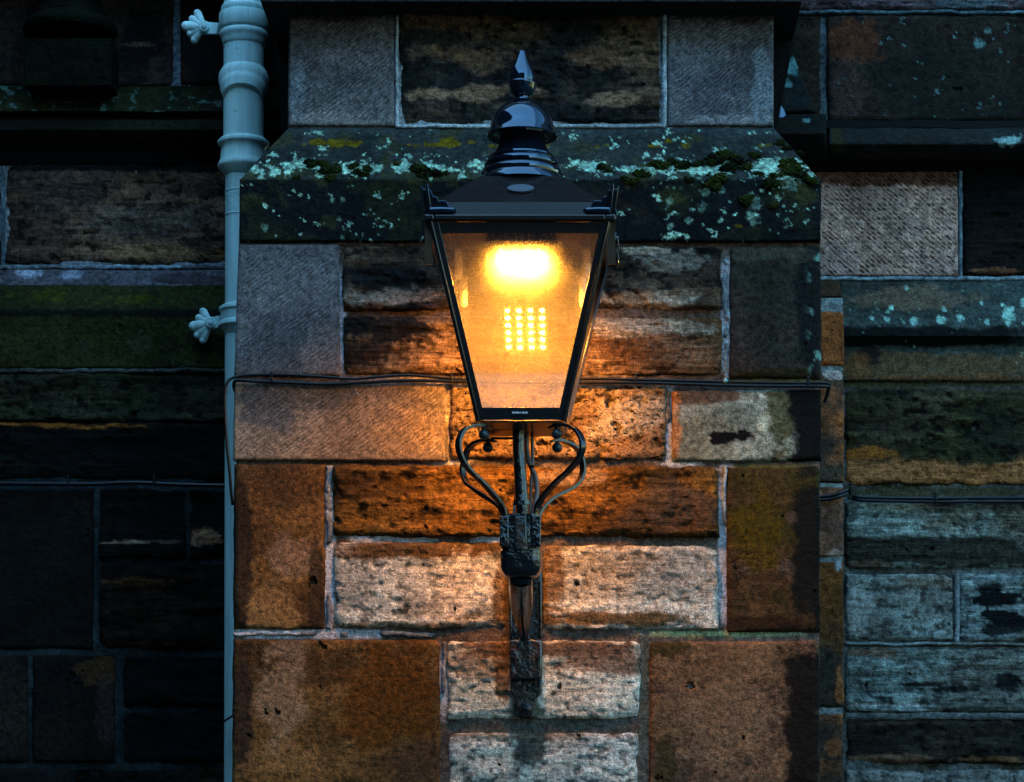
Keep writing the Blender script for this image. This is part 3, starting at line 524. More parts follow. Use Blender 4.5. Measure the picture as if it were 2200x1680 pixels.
Rw.block((2062, 1232, 2400, 1232, 2400, 1378, 2062, 1378), RD, 'strata', (.20, .24, .235), (.15, .155, .14), 79, [(2140, 1290, 66, 14, BLK, 1, .9), (2160, 1325, 70, 16, BLK, 1, .8), (2110, 1265, 30, 10, BLK, .9, .9), (2180, 1350, 60, 14, BLK, .9, .8)])
Rw.block((1815, 1386, 2400, 1386, 2400, 1530, 1815, 1530), RD, 'strata', (.19, .235, .225), (.14, .145, .13), 80, [(1980, 1470, 90, 6, BLK, .9, .9), (2050, 1480, 60, 8, BLK, .9, .9), (2170, 1465, 50, 22, BLK, .9, .9), (1850, 1400, 70, 16, (.19, .11, .075), .6, .7), (1930, 1515, 120, 6, (.36, .38, .38), .8, .7), (1890, 1500, 30, 6, BLK, .7, .9)])
Rw.block((1815, 1546, 2400, 1546, 2400, 1642, 1815, 1642), RD, 'rock', (.026, .026, .022), (.045, .036, .028), 81, [(1950, 1632, 130, 12, (.20, .13, .095), .9, .6), (2140, 1632, 80, 10, (.20, .11, .06), .8, .7)])
Rw.block((1815, 1652, 2400, 1652, 2400, 1800, 1815, 1800), RD, 'pale', (.20, .21, .20), (.15, .14, .13), 82)
Rw.block((1700, 800, 2400, 800, 2400, 1800, 1700, 1800), RD+.012, 'mortar', (.15, .17, .17), (.09, .09, .08), 83, [(2000, 1055, 300, 14, (.08, .075, .04), .9, .3), (2000, 825, 300, 8, (.09, .09, .05), .9, .4)], res=.006)
Rw.block((2050, 1232, 2061, 1232, 2062, 1378, 2052, 1378), RD-.001, 'mortar', (.20, .23, .24), (.14, .15, .15), 84, er=.003, wob=.003)
Rw.block((1815, 1379, 2400, 1379, 2400, 1386, 1815, 1386), RD+.001, 'mortar', (.22, .26, .27), (.15, .16, .15), 85, er=.003, wob=.003)
Rw.block((1815, 1531, 2400, 1531, 2400, 1545, 1815, 1545), RD+.001, 'mortar', (.18, .21, .22), (.12, .13, .13), 86, er=.003, wob=.003)
Rw.build('recessed_wall', bld, 'pale and brown layered recessed wall beyond the pilaster')
Pl = Sheet()
PJ = [(640, 786), (795, 1036), (1044, 1196), (1206, 1520), (1534, 1800)]
Pc = [((.22, .085, .042), (.09, .05, .035)), ((.28, .11, .055), (.06, .045, .035)), ((.17, .09, .06), (.08, .055, .045)), ((.12, .055, .025), (.035, .032, .025)), ((.16, .075, .04), (.05, .035, .028))]
for i, ((ya, yb), (A_, B_)) in enumerate(zip(PJ, Pc)):
    pt = {1: [(1792, 802, 26, 16, (.34, .29, .27), .9, .4)], 2: [(1792, 1190, 24, 14, (.26, .2, .18), .8, .4)], 3: [(1800, 1215, 12, 20, (.22, .28, .3), .7, .5), (1805, 1460, 10, 50, (.24, .10, .05), .7, .6)], 4: [(1792, 1600, 30, 30, (.17, .07, .035), .8, .5)], 0: [(1790, 650, 40, 16, (.06, .07, .04), .9, .5)]}.get(i, [])
    Pl.block((1700, ya, 1812, ya, 1814, yb, 1700, yb), RP, 'smooth', A_, B_, 900+i*5, pt, gain=1.6, prof=[(0, .05), (.25, 0), (1, 0)] if i == 0 else None, er=.008, wob=.003)
Pl.block((1700, 602, 1804, 602, 1811, 640, 1700, 640), RP+.07, 'smooth', (.06, .075, .07), (.08, .05, .03), 950, prof=[(0, .03), (1, -.02)])
Pl.block((1700, 640, 1811, 640, 1811, 1800, 1700, 1800), RP+.008, 'mortar', (.24, .29, .30), (.16, .17, .17), 951, res=.005, skirt=.05)
Pl.build('pilaster', bld, 'narrow orange brown pilaster next to the buttress')
def rdots2(col, fx, X, Z, PX, PY):
    m = sst(fbm(X, Z, 60, 60, 94, 4, .65)+.05*sst(PX, 2000, 2200), .77, .80)
    for cx, cy, r in [(2118, 65, 10), (2108, 96, 12)]: m = np.maximum(m, sst(1.1-np.sqrt((PX-cx)**2+(PY-cy)**2)/r+(fbm(X, Z, 80, 80, 95, 3)-.5)*2, .1, .4))
    m = m[..., None]*.5; return col*(1-m)+np.array((.22, .40, .40))*m, fx
Ru2 = Sheet()
Ru2.block((1776, 30, 2400, 30, 2400, 258, 1778, 262), RU, 'smooth', (.026, .027, .022), (.040, .032, .026), 91, [(1830, 90, 70, 60, (.13, .05, .03), .8, .5), (1820, 200, 45, 80, (.085, .06, .055), .7, .6)], fn=lambda c, f, X, Z, PX, PY, s: rdots2(c, f, X, Z, PX, PY))
Ru2.block((1640, 30, 1766, 30, 1768, 262, 1640, 262), RU+.01, 'smooth', (.030, .030, .024), (.046, .036, .028), 92, [(1740, 70, 60, 14, (.075, .05, .035), .6, .5)])
Ru2.block((1640, -60, 2400, -60, 2400, 20, 1640, 20), RU, 'strata', (.13, .10, .11), (.09, .07, .075), 93, [(2100, 5, 120, 30, (.10, .15, .17), .7, .8)])
Ru2.block((1640, -60, 2400, -60, 2400, 370, 1640, 370), RU+.014, 'mortar', (.12, .16, .18), (.07, .09, .10), 94, res=.006)
Ru2.block((1640, 20, 2400, 22, 2400, 29, 1640, 28), RU-.002, 'mortar', (.14, .22, .25), (.08, .12, .14), 95, er=.003, wob=.003)
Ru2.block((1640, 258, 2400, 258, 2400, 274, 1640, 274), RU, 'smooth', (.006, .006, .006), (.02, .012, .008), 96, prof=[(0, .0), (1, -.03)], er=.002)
Ru2.block((1783, 274, 2400, 274, 2400, 342, 1783, 342), RU-.03, 'smooth', (.030, .036, .034), (.024, .026, .022), 97, [(2000, 336, 260, 8, (.08, .06, .04), .7, .5), (1800, 300, 14, 40, (.05, .055, .015), .7, .5), (2160, 300, 40, 14, (.26, .40, .38), .8, .9)], prof=[(0, 0), (.25, -.05), (.5, -.07), (.8, -.04), (1, 0)], er=.003)
Ru2.block((1640, 342, 2400, 342, 2400, 370, 1640, 370), RU-.01, 'smooth', (.004, .004, .004), (.008, .007, .006), 98, prof=[(0, -.02), (1, .01)], er=.002)  # shadow beneath the ledge put into the colour as near black
Ru2.block((1630, 95, 1698, 95, 1752, 240, 1630, 240), .42, 'cap', (.022, .034, .034), (.016, .022, .022), 99, [(1700, 140, 22, 18, (.14, .28, .30), .85, .7), (1690, 175, 16, 14, (.14, .28, .30), .7, .7), (1730, 140, 8, 6, (.14, .28, .30), .7, .6)], prof=[(0, .05), (1, -.03)], skirt=.06)
Ru2.block((1630, 242, 1776, 242, 1780, 342, 1630, 342), .34, 'smooth', (.018, .020, .016), (.012, .016, .016), 990, [(1733, 258, 9, 4, (.2, .34, .34), .9, .4), (1700, 330, 100, 40, BLK, .95, .3)], prof=[(0, .04), (.2, 0), (.45, -.03), (.7, .0), (1, .05)], skirt=.1)
Ru2.build('string_course', bld, 'dark moulded ledge and lichen flecked blocks beyond the buttress')
# ------------------------------------------------------------------ moss on the coping
rnd = random.Random(4); mm = MB()
def cushion(px, py, r, sq=.6):
    t = min(1, max(0, (385-py)/110)); y = -.004+.125*t if py < 387 else -.006
    c = P(px, py, y); n = 14; ph = rnd.random()*50
    v = []; f = []
    for i in range(n+1):
        for k in range(2*n):
            th = math.pi*i/n; a = math.pi*k/n; d = Vector((math.sin(th)*math.cos(a), math.sin(th)*math.sin(a), math.cos(th)))
            nn = 1+.30*math.sin(7*d.x+ph)*math.sin(6*d.z+ph*2)+.16*math.sin(17*d.x+ph)*math.sin(19*d.z-ph)+rnd.uniform(-.13, .13)
            v.append(c+Vector((d.x*r*nn, d.y*r*.7*nn, d.z*r*sq*nn)))
    for i in range(n):
        for k in range(2*n): f.append((i*2*n+k, i*2*n+(k+1) % (2*n), (i+1)*2*n+(k+1) % (2*n), (i+1)*2*n+k))
    mm.add(v, f)
def px_m(p): return p*1.1e-3
for px, py, r in [(664, 352, 12), (692, 350, 11), (712, 366, 20), (708, 384, 12), (760, 358, 10), (772, 372, 16), (786, 362, 9), (895, 360, 14), (912, 372, 18), (935, 374, 14), (958, 372, 8), (850, 352, 6), (1296, 362, 12), (1310, 365, 10), (1340, 384, 8),
        (1405, 352, 14), (1425, 358, 18), (1445, 350, 15), (1470, 355, 16), (1500, 352, 9), (1535, 345, 18), (1560, 338, 20), (1585, 345, 20), (1600, 358, 14), (1560, 362, 18), (1540, 380, 18), (1530, 398, 16), (1620, 335, 12), (1628, 372, 10), (1668, 375, 12), (1690, 352, 16), (1705, 362, 18), (1720, 375, 14), (1700, 378, 16),
        (1672, 308, 12), (1690, 318, 10), (1655, 392, 14), (1640, 400, 10), (1600, 430, 14), (1612, 424, 10), (1662, 440, 10), (1380, 378, 14), (1360, 390, 12), (1480, 385, 9), (1720, 330, 8), (640, 380, 7), (1740, 385, 12)]:
    for j in range(3): cushion(px+rnd.uniform(-.6, .6)*r, py+rnd.uniform(-.4, .4)*r, px_m(r)*rnd.uniform(.6, 1.0))
    for j in range(6): cushion(px+rnd.uniform(-1.2, 1.2)*r, py+rnd.uniform(-.7, .7)*r, px_m(r)*rnd.uniform(.12, .28))
tag(mm.build('moss', MOSS, None, smooth=0), 'dark green moss tufts growing along the coping edge', 'moss', kind='stuff')
# ------------------------------------------------------------------ wall lamp
AX, AY = P(1121.5, 500, -.34).x, -.34
lamp = thing('wall_lantern', 'black four sided glass lantern glowing orange on a scrolled iron wall bracket', 'lantern', (AX, AY, P(0, 1541, 0).z))
zb, zt, hb, ht = 2.6157, 3.0300, .0975, .1965
def hw(z): return hb+(ht-hb)*(z-zb)/(zt-zb)
def cn(sx, sy, z, k=0): return Vector((AX+sx*(hw(z)-k), AY+sy*(hw(z)-k), z))
# frame
fr = MB()
fr.box((AX-.208, AY-.208, 3.0310), (AX+.208, AY+.208, 3.0435))
frame = None
fr = MB()
for s1, s2 in ((-1, 0), (1, 0), (0, -1), (0, 1)):   # hollow eave ring made of four bars
    if s1: fr.box((AX+min(s1*.208, s1*.186), AY-.208, 3.031), (AX+max(s1*.208, s1*.186), AY+.208, 3.0435))
    else: fr.box((AX-.186, AY+min(s2*.208, s2*.186), 3.031), (AX+.186, AY+max(s2*.208, s2*.186), 3.0435))
frame = fr.build('lantern_frame', FRAME, lamp, bevel=.003)
for sx in (-1, 1):
    for sy in (-1, 1):
        m = MB(); p, q = cn(sx, sy, zb), cn(sx, sy, zt)
        m.beam(p+Vector((-sx*.009, 0, 0)), q+Vector((-sx*.010, 0, 0)), .0185, .005, (0, 1, 0))
        m.beam(p+Vector((-sx*.001, -sy*.012, 0)), q+Vector((-sx*.001, -sy*.012, 0)), .022, .005, (1, 0, 0))
        m.tube([p+Vector((-sx*.004, sy*.004, 0)), q+Vector((-sx*.004, sy*.004, 0))], .0035, 8)
        m.build('corner_post', FRAME, frame, bevel=.001)
for k in range(4):
    ca, sa = [(0, -1), (1, 0), (0, 1), (-1, 0)][k]
    def wp(u, off, z):   # u along face, off outward from the face plane
        h_ = hw(z)+off; return Vector((AX+ca*h_-sa*u*1.0, AY+sa*h_+ca*u, z))
    m = MB()
    m.beam(wp(-.178, -.004, 3.0185), wp(.178, -.004, 3.0185), .024, .006, (ca, sa, -.24))
    m.build('top_rail', FRAME, frame, bevel=.001)
    m = MB()
    m.beam(wp(-.085, .000, 2.630), wp(.085, .000, 2.630), .027, .006, (ca, sa, -.24))
    m.build('bottom_rail', FRAME, frame, bevel=.001)
    # pane
    m = MB(); za, zc_ = 2.640, 3.010
    o4 = [wp(-hw(za)+.018, -.008, za), wp(hw(za)-.018, -.008, za), wp(hw(zc_)-.018, -.008, zc_), wp(-hw(zc_)+.018, -.008, zc_)]
    m.prism(o4, Vector((-ca*.972, -sa*.972, .233))*.0025)
    m.build('glass_pane', GLASS_F if k == 0 else GLASS, lamp, smooth=0)
# roof
rf = MB(); v = []
for h_, z in ((.204, 3.0435), (.198, 3.0455), (.1905, 3.0735), (.1895, 3.0745), (.186, 3.0745), (.098, 3.150), (.09, 3.158)):
    v.append([(AX-h_, AY-h_, z), (AX+h_, AY-h_, z), (AX+h_, AY+h_, z), (AX-h_, AY+h_, z)])
vv = [p for r in v for p in r]; ff = [(i*4+k, i*4+(k+1) % 4, i*4+4+(k+1) % 4, i*4+4+k) for i in range(len(v)-1) for k in range(4)]
rf.add(vv, ff+[(24, 25, 26, 27)])
roof = rf.build('roof', mat('roof_paint', (.009, .007, .007), .22, ior=1.28, bump=[(22, .0025, 3), (90, .0009, 3)], coat=.03), lamp, bevel=.0012)
def zc(yz): return CZ+(VY-(100+yz/1.867)/1.8618)*5.86/F
k_ = 1.0464e-3/3.476
prof = [(335, 1198), (330, 1180), (318, 1160), (304, 1140), (306, 1128), (309, 1112), (300, 1092), (276, 1078), (270, 1070), (282, 1062), (284, 1048), (276, 1030), (250, 1018), (246, 1010), (252, 1002), (250, 990), (232, 976), (212, 955), (192, 930), (178, 905), (170, 880), (166, 840), (166, 790)]
MB().lathe([(r*k_, zc(y)) for r, y in prof], (AX, AY, 0), 72).build('chimney', BLACK, roof)
prof = [(150, 812), (180, 826), (240, 846), (262, 840), (266, 830), (262, 822), (248, 800), (240, 775), (236, 750), (228, 715), (214, 682), (192, 650), (162, 620), (128, 596), (98, 580), (88, 572), (80, 566), (58, 564), (52, 550), (54, 540), (62, 534), (80, 522), (93, 500), (100, 475), (103, 455), (106, 446), (107, 438), (104, 430), (99, 426), (102, 405), (98, 372), (90, 345), (78, 318), (64, 290), (53, 268), (42, 240), (33, 218), (29, 204), (25, 196), (17, 192), (3, 191)]
MB().lathe([(r*k_, zc(y)) for r, y in prof], (AX, AY, 0), 72).build('finial', BLACK, roof)
# oval plate on the roof slope
sl = Vector((0, .088, .0755)).normalized(); nn = Vector((0, -sl.z, sl.y)); pc = Vector((AX, AY-.140, 3.1145))+nn*.0015
m = MB(); m.prism([pc+Vector((1, 0, 0))*.029*math.cos(t*math.pi/16)+sl*.017*math.sin(t*math.pi/16) for t in range(32)], nn*.003)
npl = m.build('name_plate', mat('blue_grey_plate', (.09, .11, .14), .4, metal=.3, bump=[(400, .0008, 2)]), roof, smooth=0)
m = MB()
for j in range(-9, 10):
    for rr in (-.004, .003):
        if rnd.random() < .85: m.beam(pc+nn*.0035+Vector((j*.0022, 0, 0))+sl*(rr-.002), pc+nn*.0035+Vector((j*.0022, 0, 0))+sl*(rr+.002), .0009, .0008, nn)
# crests
cr = [(0, 0), (-35, 215), (-15, 185), (40, 180), (57, 135), (85, 130), (95, 100), (125, 105), (155, 100), (175, 60), (220, 50), (233, 30), (220, 8), (135, 2)]
for sx in (-1, 1):
    for sy in (-1, 1):
        m = MB(); q = 1.0/3.44*1.01e-3
        for ax in (0, 1):
            o = []
            for a, b in cr:
                u = a*q; h = b*q; out = .010+h*.12
                if ax == 0: o.append(Vector((AX+sx*(.205-u), AY+sy*(.197+out-.01), 3.0445+h)))
                else: o.append(Vector((AX+sx*(.197+out-.01), AY+sy*(.205-u), 3.0445+h)))
            m.prism(o, (0, -sy*.006, 0) if ax == 0 else (-sx*.006, 0, 0))
        # rolled foot of the leaf
        m.tube([Vector((AX+sx*.195, AY+sy*.203, 3.052)), Vector((AX+sx*.168, AY+sy*.205, 3.0525)), Vector((AX+sx*.143, AY+sy*.205, 3.052))], [.008, .0075, .006], 10)
        m.tube([Vector((AX+sx*.203, AY+sy*.195, 3.052)), Vector((AX+sx*.205, AY+sy*.168, 3.0525)), Vector((AX+sx*.205, AY+sy*.143, 3.052))], [.008, .0075, .006], 10)
        m.build('corner_crest', BLACK, roof, bevel=.0018)
# inside: ceiling, light unit, LEDs, tubes
MB().box((AX-.182, AY-.182, 3.060), (AX+.182, AY+.182, 3.064)).build('ceiling_plate', TAN, lamp)
unit = MB().box((AX-.075, AY-.10, 2.990), (AX+.075, AY+.10, 3.059)).box((AX-.078, AY-.10, 2.965), (AX-.0752, AY+.10, 3.02)).box((AX+.0752, AY-.10, 2.965), (AX+.078, AY+.10, 3.02)).build('light_unit', FRAME, lamp, bevel=.001)  # thin side plates added to cut off light thrown sideways
m = MB()
for i in range(4):
    for j in range(6):
        c = (AX+(i-1.5)*.0272, AY+(j-2.5)*.0272, 2.989)
        m.lathe([(.0064, 0), (.0060, -.0004), (.0035, -.0008), (.0008, -.001)], c, 12)
m.build('led_array', LED, unit)
for sx in (-1, 1):
    for dx, dy, zb_, zt_ in ((.146, .075, 2.967, 3.042), (.137, .122, 2.913, 2.988)):
        x, y = AX+sx*dx, AY+dy; m = MB()
        m.lathe([(.0088, zt_-.006), (.009, zt_-.012), (.009, zb_+.010), (.0078, zb_+.004), (.0045, zb_+.001), (.0005, zb_)], (x, y, 0), 24)
        t_ = m.build('lamp_tube', WHITE, lamp)
        m = MB(); m.lathe([(.0055, zt_-.007), (.0094, zt_-.0065), (.0094, zt_), (.0055, zt_+.001), (.0045, 3.052), (.0085, 3.053), (.0085, 3.060)], (x, y, 0), 24)
        m.build('tube_cap', STEEL, t_)
# baffles hanging at the rear corners
for sx in (-1, 1):
    m = MB(); m.box((AX+sx*.199-.0085, AY-.186, 2.940), (AX+sx*.199+.0085, AY-.180, 3.031)); m.build('corner_baffle', BRONZE, frame)
# catch chain
m = MB()
for i in range(4):
    z = 3.000-i*.016; m.tube([Vector((AX+.213+.002*(i % 2), AY-.16+.004*math.cos(t*math.pi/4), z+.009*math.sin(t*math.pi/4))) for t in range(9)], .0014, 6, sub=2)
m.build('catch_chain', IRONS, frame)
# bottom plate
MB().box((AX-.093, AY-.093, 2.612), (AX+.093, AY+.093, 2.6165)).build('base_plate', BRONZE, lamp, bevel=.001)
# sticker
fz = 2.6315; fy = AY-hw(fz)-.0062
m = MB(); m.beam((AX-.0195, fy, fz), (AX+.0155, fy, fz), .012, .0012, (0, -1, -.24)); stk = m.build('sticker', mat('sticker_black', (.008, .008, .01), .35), lamp)
def text_mesh(txt, size, mtx, mat_, name, parent, ext=.0002):
    cu = bpy.data.curves.new('t', 'FONT'); cu.body = txt; cu.size = size; cu.extrude = ext; cu.align_x = 'CENTER'; cu.align_y = 'CENTER'; cu.offset = size*.02
    t = bpy.data.objects.new('t', cu); C.objects.link(t); dg = bpy.context.evaluated_depsgraph_get(); me = bpy.data.meshes.new_from_object(t.evaluated_get(dg))
    bpy.data.objects.remove(t); me.transform(mtx); me.materials.clear(); me.materials.append(mat_)
    o = bpy.data.objects.new(name, me); C.objects.link(o); o.parent = parent; o.matrix_parent_inverse = world_of(parent).inverted(); return o
text_mesh('ROAD SIDE', .0068, Matrix.Translation((AX-.002, fy-.0011, fz-.0003))@Matrix.Rotation(R(90-13.5), 4, 'X'), INK, 'lettering', stk)
# bracket
brk = None
ax_ = lambda zx, zy, y: Z3(zx, zy, y)
m = MB(); c0 = Z3(806, 1000, AY); W_ = .0455
def ringc(zy, dw=0): p = Z3(806, zy, AY); return (Vector((p.x, AY, p.z)), W_+dw, .044+dw)
m.loft([ringc(972, -.006), ringc(978, -.001), ringc(1262, -.0005), ringc(1268, -.003), ringc(1276, -.003), ringc(1284, .001), ringc(1420, .001), ringc(1455, -.003), ringc(1485, -.010), ringc(1500, -.018)], .42, 40)
brk = m.build('wall_bracket', IRON, lamp)
for zx in (665, 935):     # straps clasping the arms
    m = MB(); a = Z3(zx, 975, AY-.0465); b = Z3(zx, 1235, AY-.0465); m.beam(a, b, .020, .008); m.sphere(Z3(zx, 1150, AY-.051), .0035, 8)
    m.build('strap', IRON, brk, bevel=.002)
m = MB(); m.beam(Z3(800, 975, AY-.044), Z3(806, 1262, AY-.044), .026, .008, w2=.030); m.build('centre_rib', RUST, brk, bevel=.003)
# post
m = MB(); m.tube([Z3(788, 150, AY), Z3(785, 250, AY), Z3(784, 330, AY), Z3(784, 400, AY), Z3(790, 480, AY), Z3(798, 600, AY), Z3(806, 740, AY), Z3(812, 850, AY)], [.0135, .014, .0135, .0135, .0135, .0140, .0145, .0150], 14)
m.build('post', IRON, brk)
m = MB(); m.tube([Z3(812, 850, AY), Z3(814, 885, AY)], .0185, 8)
for i in range(6): m.tube([Z3(816, 892+i*13, AY), Z3(816, 899+i*13, AY)], .0155 if i % 2 else .0135, 16)
m.tube([Z3(816, 880, AY), Z3(816, 980, AY)], .0125, 14)
m.build('threaded_coupling', IRON, brk)
def arm(pts, sy): return [Z3(a, b, AY+sy*abs(a-805)*2.67e-4) for a, b in pts]
LF = [(672, 1100), (672, 1000), (664, 940), (640, 880), (570, 790), (480, 690), (395, 610), (325, 520), (288, 430), (282, 350), (310, 275), (355, 232), (420, 214), (500, 218), (565, 238)]
RF = [(936, 1100), (936, 1000), (938, 940), (950, 880), (1010, 790), (1100, 690), (1190, 610), (1270, 520), (1318, 430), (1322, 350), (1290, 275), (1240, 230), (1180, 212), (1110, 216), (1042, 236)]
LB = [(672, 1100), (668, 1000), (650, 930), (600, 870), (520, 810), (430, 755), (360, 705), (328, 650), (318, 580), (335, 480), (365, 410), (410, 368), (470, 345), (540, 338), (592, 348)]
RB = [(936, 1100), (944, 1000), (968, 930), (1015, 870), (1090, 810), (1180, 765), (1265, 715), (1312, 650), (1328, 570), (1312, 480), (1282, 415), (1235, 375), (1180, 352), (1115, 336), (1056, 348)]
for pts, ys, ball in ((LF, (-.03, -.080), (495, 290)), (RF, (-.03, -.080), (1105, 285)), (LB, (.03, .080), (528, 400)), (RB, (.03, .080), (1110, 400))):
    m = MB(); sy = 1 if ys[1] > 0 else -1; sx = 1 if pts[5][0] > 805 else -1; q = arm(pts, sy); m.tube(q, [.0052]*13+[.0060, .0032], 4, fl=2.1, side=(sx, -sy, 0), sub=6)
    # flat bar: squash across the path inside the picture-parallel plane
    a = m.build('scroll_arm', IRONS, brk, smooth=50, bevel=.0012)
    m = MB(); bp_ = Z3(ball[0], ball[1], AY+ys[1]); m.sphere(bp_, .0118, 14); m.tube([bp_+Vector((0, 0, .010)), bp_+Vector((0, 0, .0215))], .0045, 8)
    m.build('ball_nut', mat('ball_paint', (.016, .03, .035), .35, bump=[(90, .0015, 4)]) if 'ball_paint' not in bpy.data.materials else bpy.data.materials['ball_paint'], a)
    m = MB(); m.tube([bp_+Vector((0, 0, .020)), Vector((bp_.x, bp_.y, zb+.004))], .0042, 8); m.build('stud', STEEL, a)
# arm to the wall and its plate
m = MB(); m.loft([(P(1119, 1246, AY), .026, .024), (P(1119, 1258, AY+.01), .026, .026)], .8, 24)
m.tube([P(1119, 1240, AY+.0), P(1119, 1262, AY+.05), P(1120, 1290, AY+.12), P(1122, 1320, AY+.19), P(1124, 1350, AY+.26), P(1126, 1372, AY+.315)], [.026, .0275, .027, .022, .014, .010], 20)
m.tube([P(1119, 1262, AY+.02), P(1121, 1300, AY+.10), P(1123, 1340, AY+.20), P(1127, 1372, AY+.31)], [.006, .008, .008, .008], 8)
m.build('bracket_arm', IRONS, brk)
def rp(x0, y0, x1, y1, yf, yb, mbx):
    a = P(x0, y1, yf); b = P(x1, y0, yf); mbx.box((a.x, yf, a.z), (b.x, yb, b.z))
m = MB(); rp(1095, 1200, 1164, 1374, -.016, .012, m); rp(1095, 1250, 1100, 1374, -.026, -.015, m); rp(1159, 1250, 1164, 1374, -.026, -.015, m)
m.build('wall_plate', IRON, brk, bevel=.003)
m = MB(); rp(1095, 1374, 1165, 1459, -.048, .012, m); pl2 = m.build('plate_boss', RUST, brk, bevel=.005)
for x in (1103, 1155): m = MB(); m.lathe([(.004, 0), (.004, .006)], P(x, 1416, -.048), 12, Matrix.Rotation(R(90), 4, 'X').to_3x3()); m.build('bolt', IRONS, pl2)
m = MB()
ol = [(1096, 1459), (1096, 1485), (1101, 1494), (1107, 1500), (1111, 1515), (1113, 1526), (1118, 1535), (1126, 1540), (1134, 1540), (1142, 1535), (1147, 1526), (1149, 1515), (1153, 1500), (1159, 1494), (1165, 1485), (1165, 1459)]
m.prism([P(a, b, -.020) for a, b in ol], (0, .032, 0)); m.build('plate_tongue', RUST, brk, bevel=.004)
m = MB(); m.lathe([(.013, 0), (.013, .004), (.0115, .006), (.007, .007), (.006, .012), (.0005, .013)], P(1130, 1522, -.020), 24, Matrix.Rotation(R(90), 4, 'X').to_3x3()); m.build('fixing_bolt', IRONS, brk)
# flexes
m = MB(); m.tube([Z3(850, 180, AY+.05), Z3(852, 310, AY+.045), Z3(856, 430, AY+.045), Z3(885, 550, AY+.04), Z3(925, 640, AY+.04), Z3(940, 760, AY+.035), Z3(925, 880, AY+.03), Z3(905, 985, AY+.02)], .0055, 12)
m.build('flex', FLEX, lamp)
m = MB(); m.tube([Z3(900, 180, AY+.06), Z3(900, 310, AY+.05), Z3(903, 430, AY+.05), Z3(901, 560, AY+.045), Z3(893, 700, AY+.04), Z3(888, 850, AY+.04), Z3(886, 985, AY+.03)], .0038, 10)
m.build('flex', FLEX, lamp)
for q in ([Z3(748, 960, AY+.03), Z3(752, 870, AY+.04), Z3(760, 800, AY+.05)], [Z3(560, 320, AY+.08), Z3(640, 322, AY+.05), Z3(740, 322, AY+.02)], [Z3(560, 245, AY), Z3(640, 242, AY), Z3(740, 240, AY)],
        [Z3(345, 700, AY+.125), Z3(420, 770, AY+.105), Z3(520, 835, AY+.08), Z3(600, 885, AY+.06)]): MB().tube(q, .003, 8).build('stay_wire', IRONS, brk)
m = MB(); m.tube([Z3(880, 560, AY+.034), Z3(905, 556, AY+.030), Z3(915, 552, AY+.05)], .0035, 8); m.box(tuple(Z3(893, 566, AY+.034)), tuple(Z3(912, 546, AY+.025))); m.build('cable_tie', CABLE, lamp)
# ------------------------------------------------------------------ downpipe
py = .475; psc = (py-CY)/F
pipe = thing('downpipe', 'pale blue painted cast iron downpipe with ringed collars beside the buttress', 'downpipe', (P(520, 1800, py).x, py, 0))
def pz(y): return CZ+(VY-y)*psc
def pxc(y): return P(523-(y-300)*.0042, 0, py).x
rr_ = lambda a: a*psc
m = MB()
m.tube([(pxc(-80), py, pz(-80)), (pxc(365), py, pz(365))], rr_(43), 48)
m.tube([(pxc(360)-.003, py, pz(360)), (pxc(1790)-.003, py, 0)], rr_(36), 48)
body = m.build('pipe_body', PIPE, pipe)
def collar(prof, name='collar', tilt=None, yc=0):
    m = MB(); x = pxc(prof[len(prof)//2][1])
    if tilt: zc0 = pz(yc); m.lathe([(rr_(r), pz(y)-zc0) for r, y in prof], (x, py, zc0), 56, tilt)
    else: m.lathe([(rr_(r), pz(y)) for r, y in prof], (x, py, 0), 56)
    return m.build(name, PIPE, pipe)
collar([(43, 12), (46, 14), (49, 20), (48, 27), (45, 30), (52, 31), (53, 34), (53, 62), (51, 65), (47, 67), (50, 69), (52, 74), (51, 80), (48, 84), (47, 90), (45, 98), (43, 100)])
collar([(43, 150), (50, 156), (54, 166), (54, 176), (51, 184), (49, 190), (50, 194), (48, 200), (45, 208), (43, 214)], 'bend_joint', Matrix.Rotation(R(-24), 3, 'X'), 180)
collar([(43, 298), (49, 300), (55, 306), (55, 311), (49, 316), (47, 322), (48, 330), (49, 343), (52, 350), (55, 357), (54, 362), (47, 368), (41, 376), (36, 380)])
collar([(36, 654), (44, 658), (50, 662), (51, 668), (47, 672), (46, 690), (48, 692), (52, 697), (52, 702), (47, 706), (42, 712), (37, 722), (36, 724)])
m = MB()
for y in (404, 412): pass
m.lathe([(rr_(36), pz(411)), (rr_(37.4), pz(412.5)), (rr_(37.4), pz(414)), (rr_(36), pz(415))], (pxc(411)-.003, py, 0), 48); m.lathe([(rr_(36), pz(462)), (rr_(37.4), pz(463.5)), (rr_(37.4), pz(465)), (rr_(36), pz(466.5))], (pxc(411)-.003, py, 0), 48)
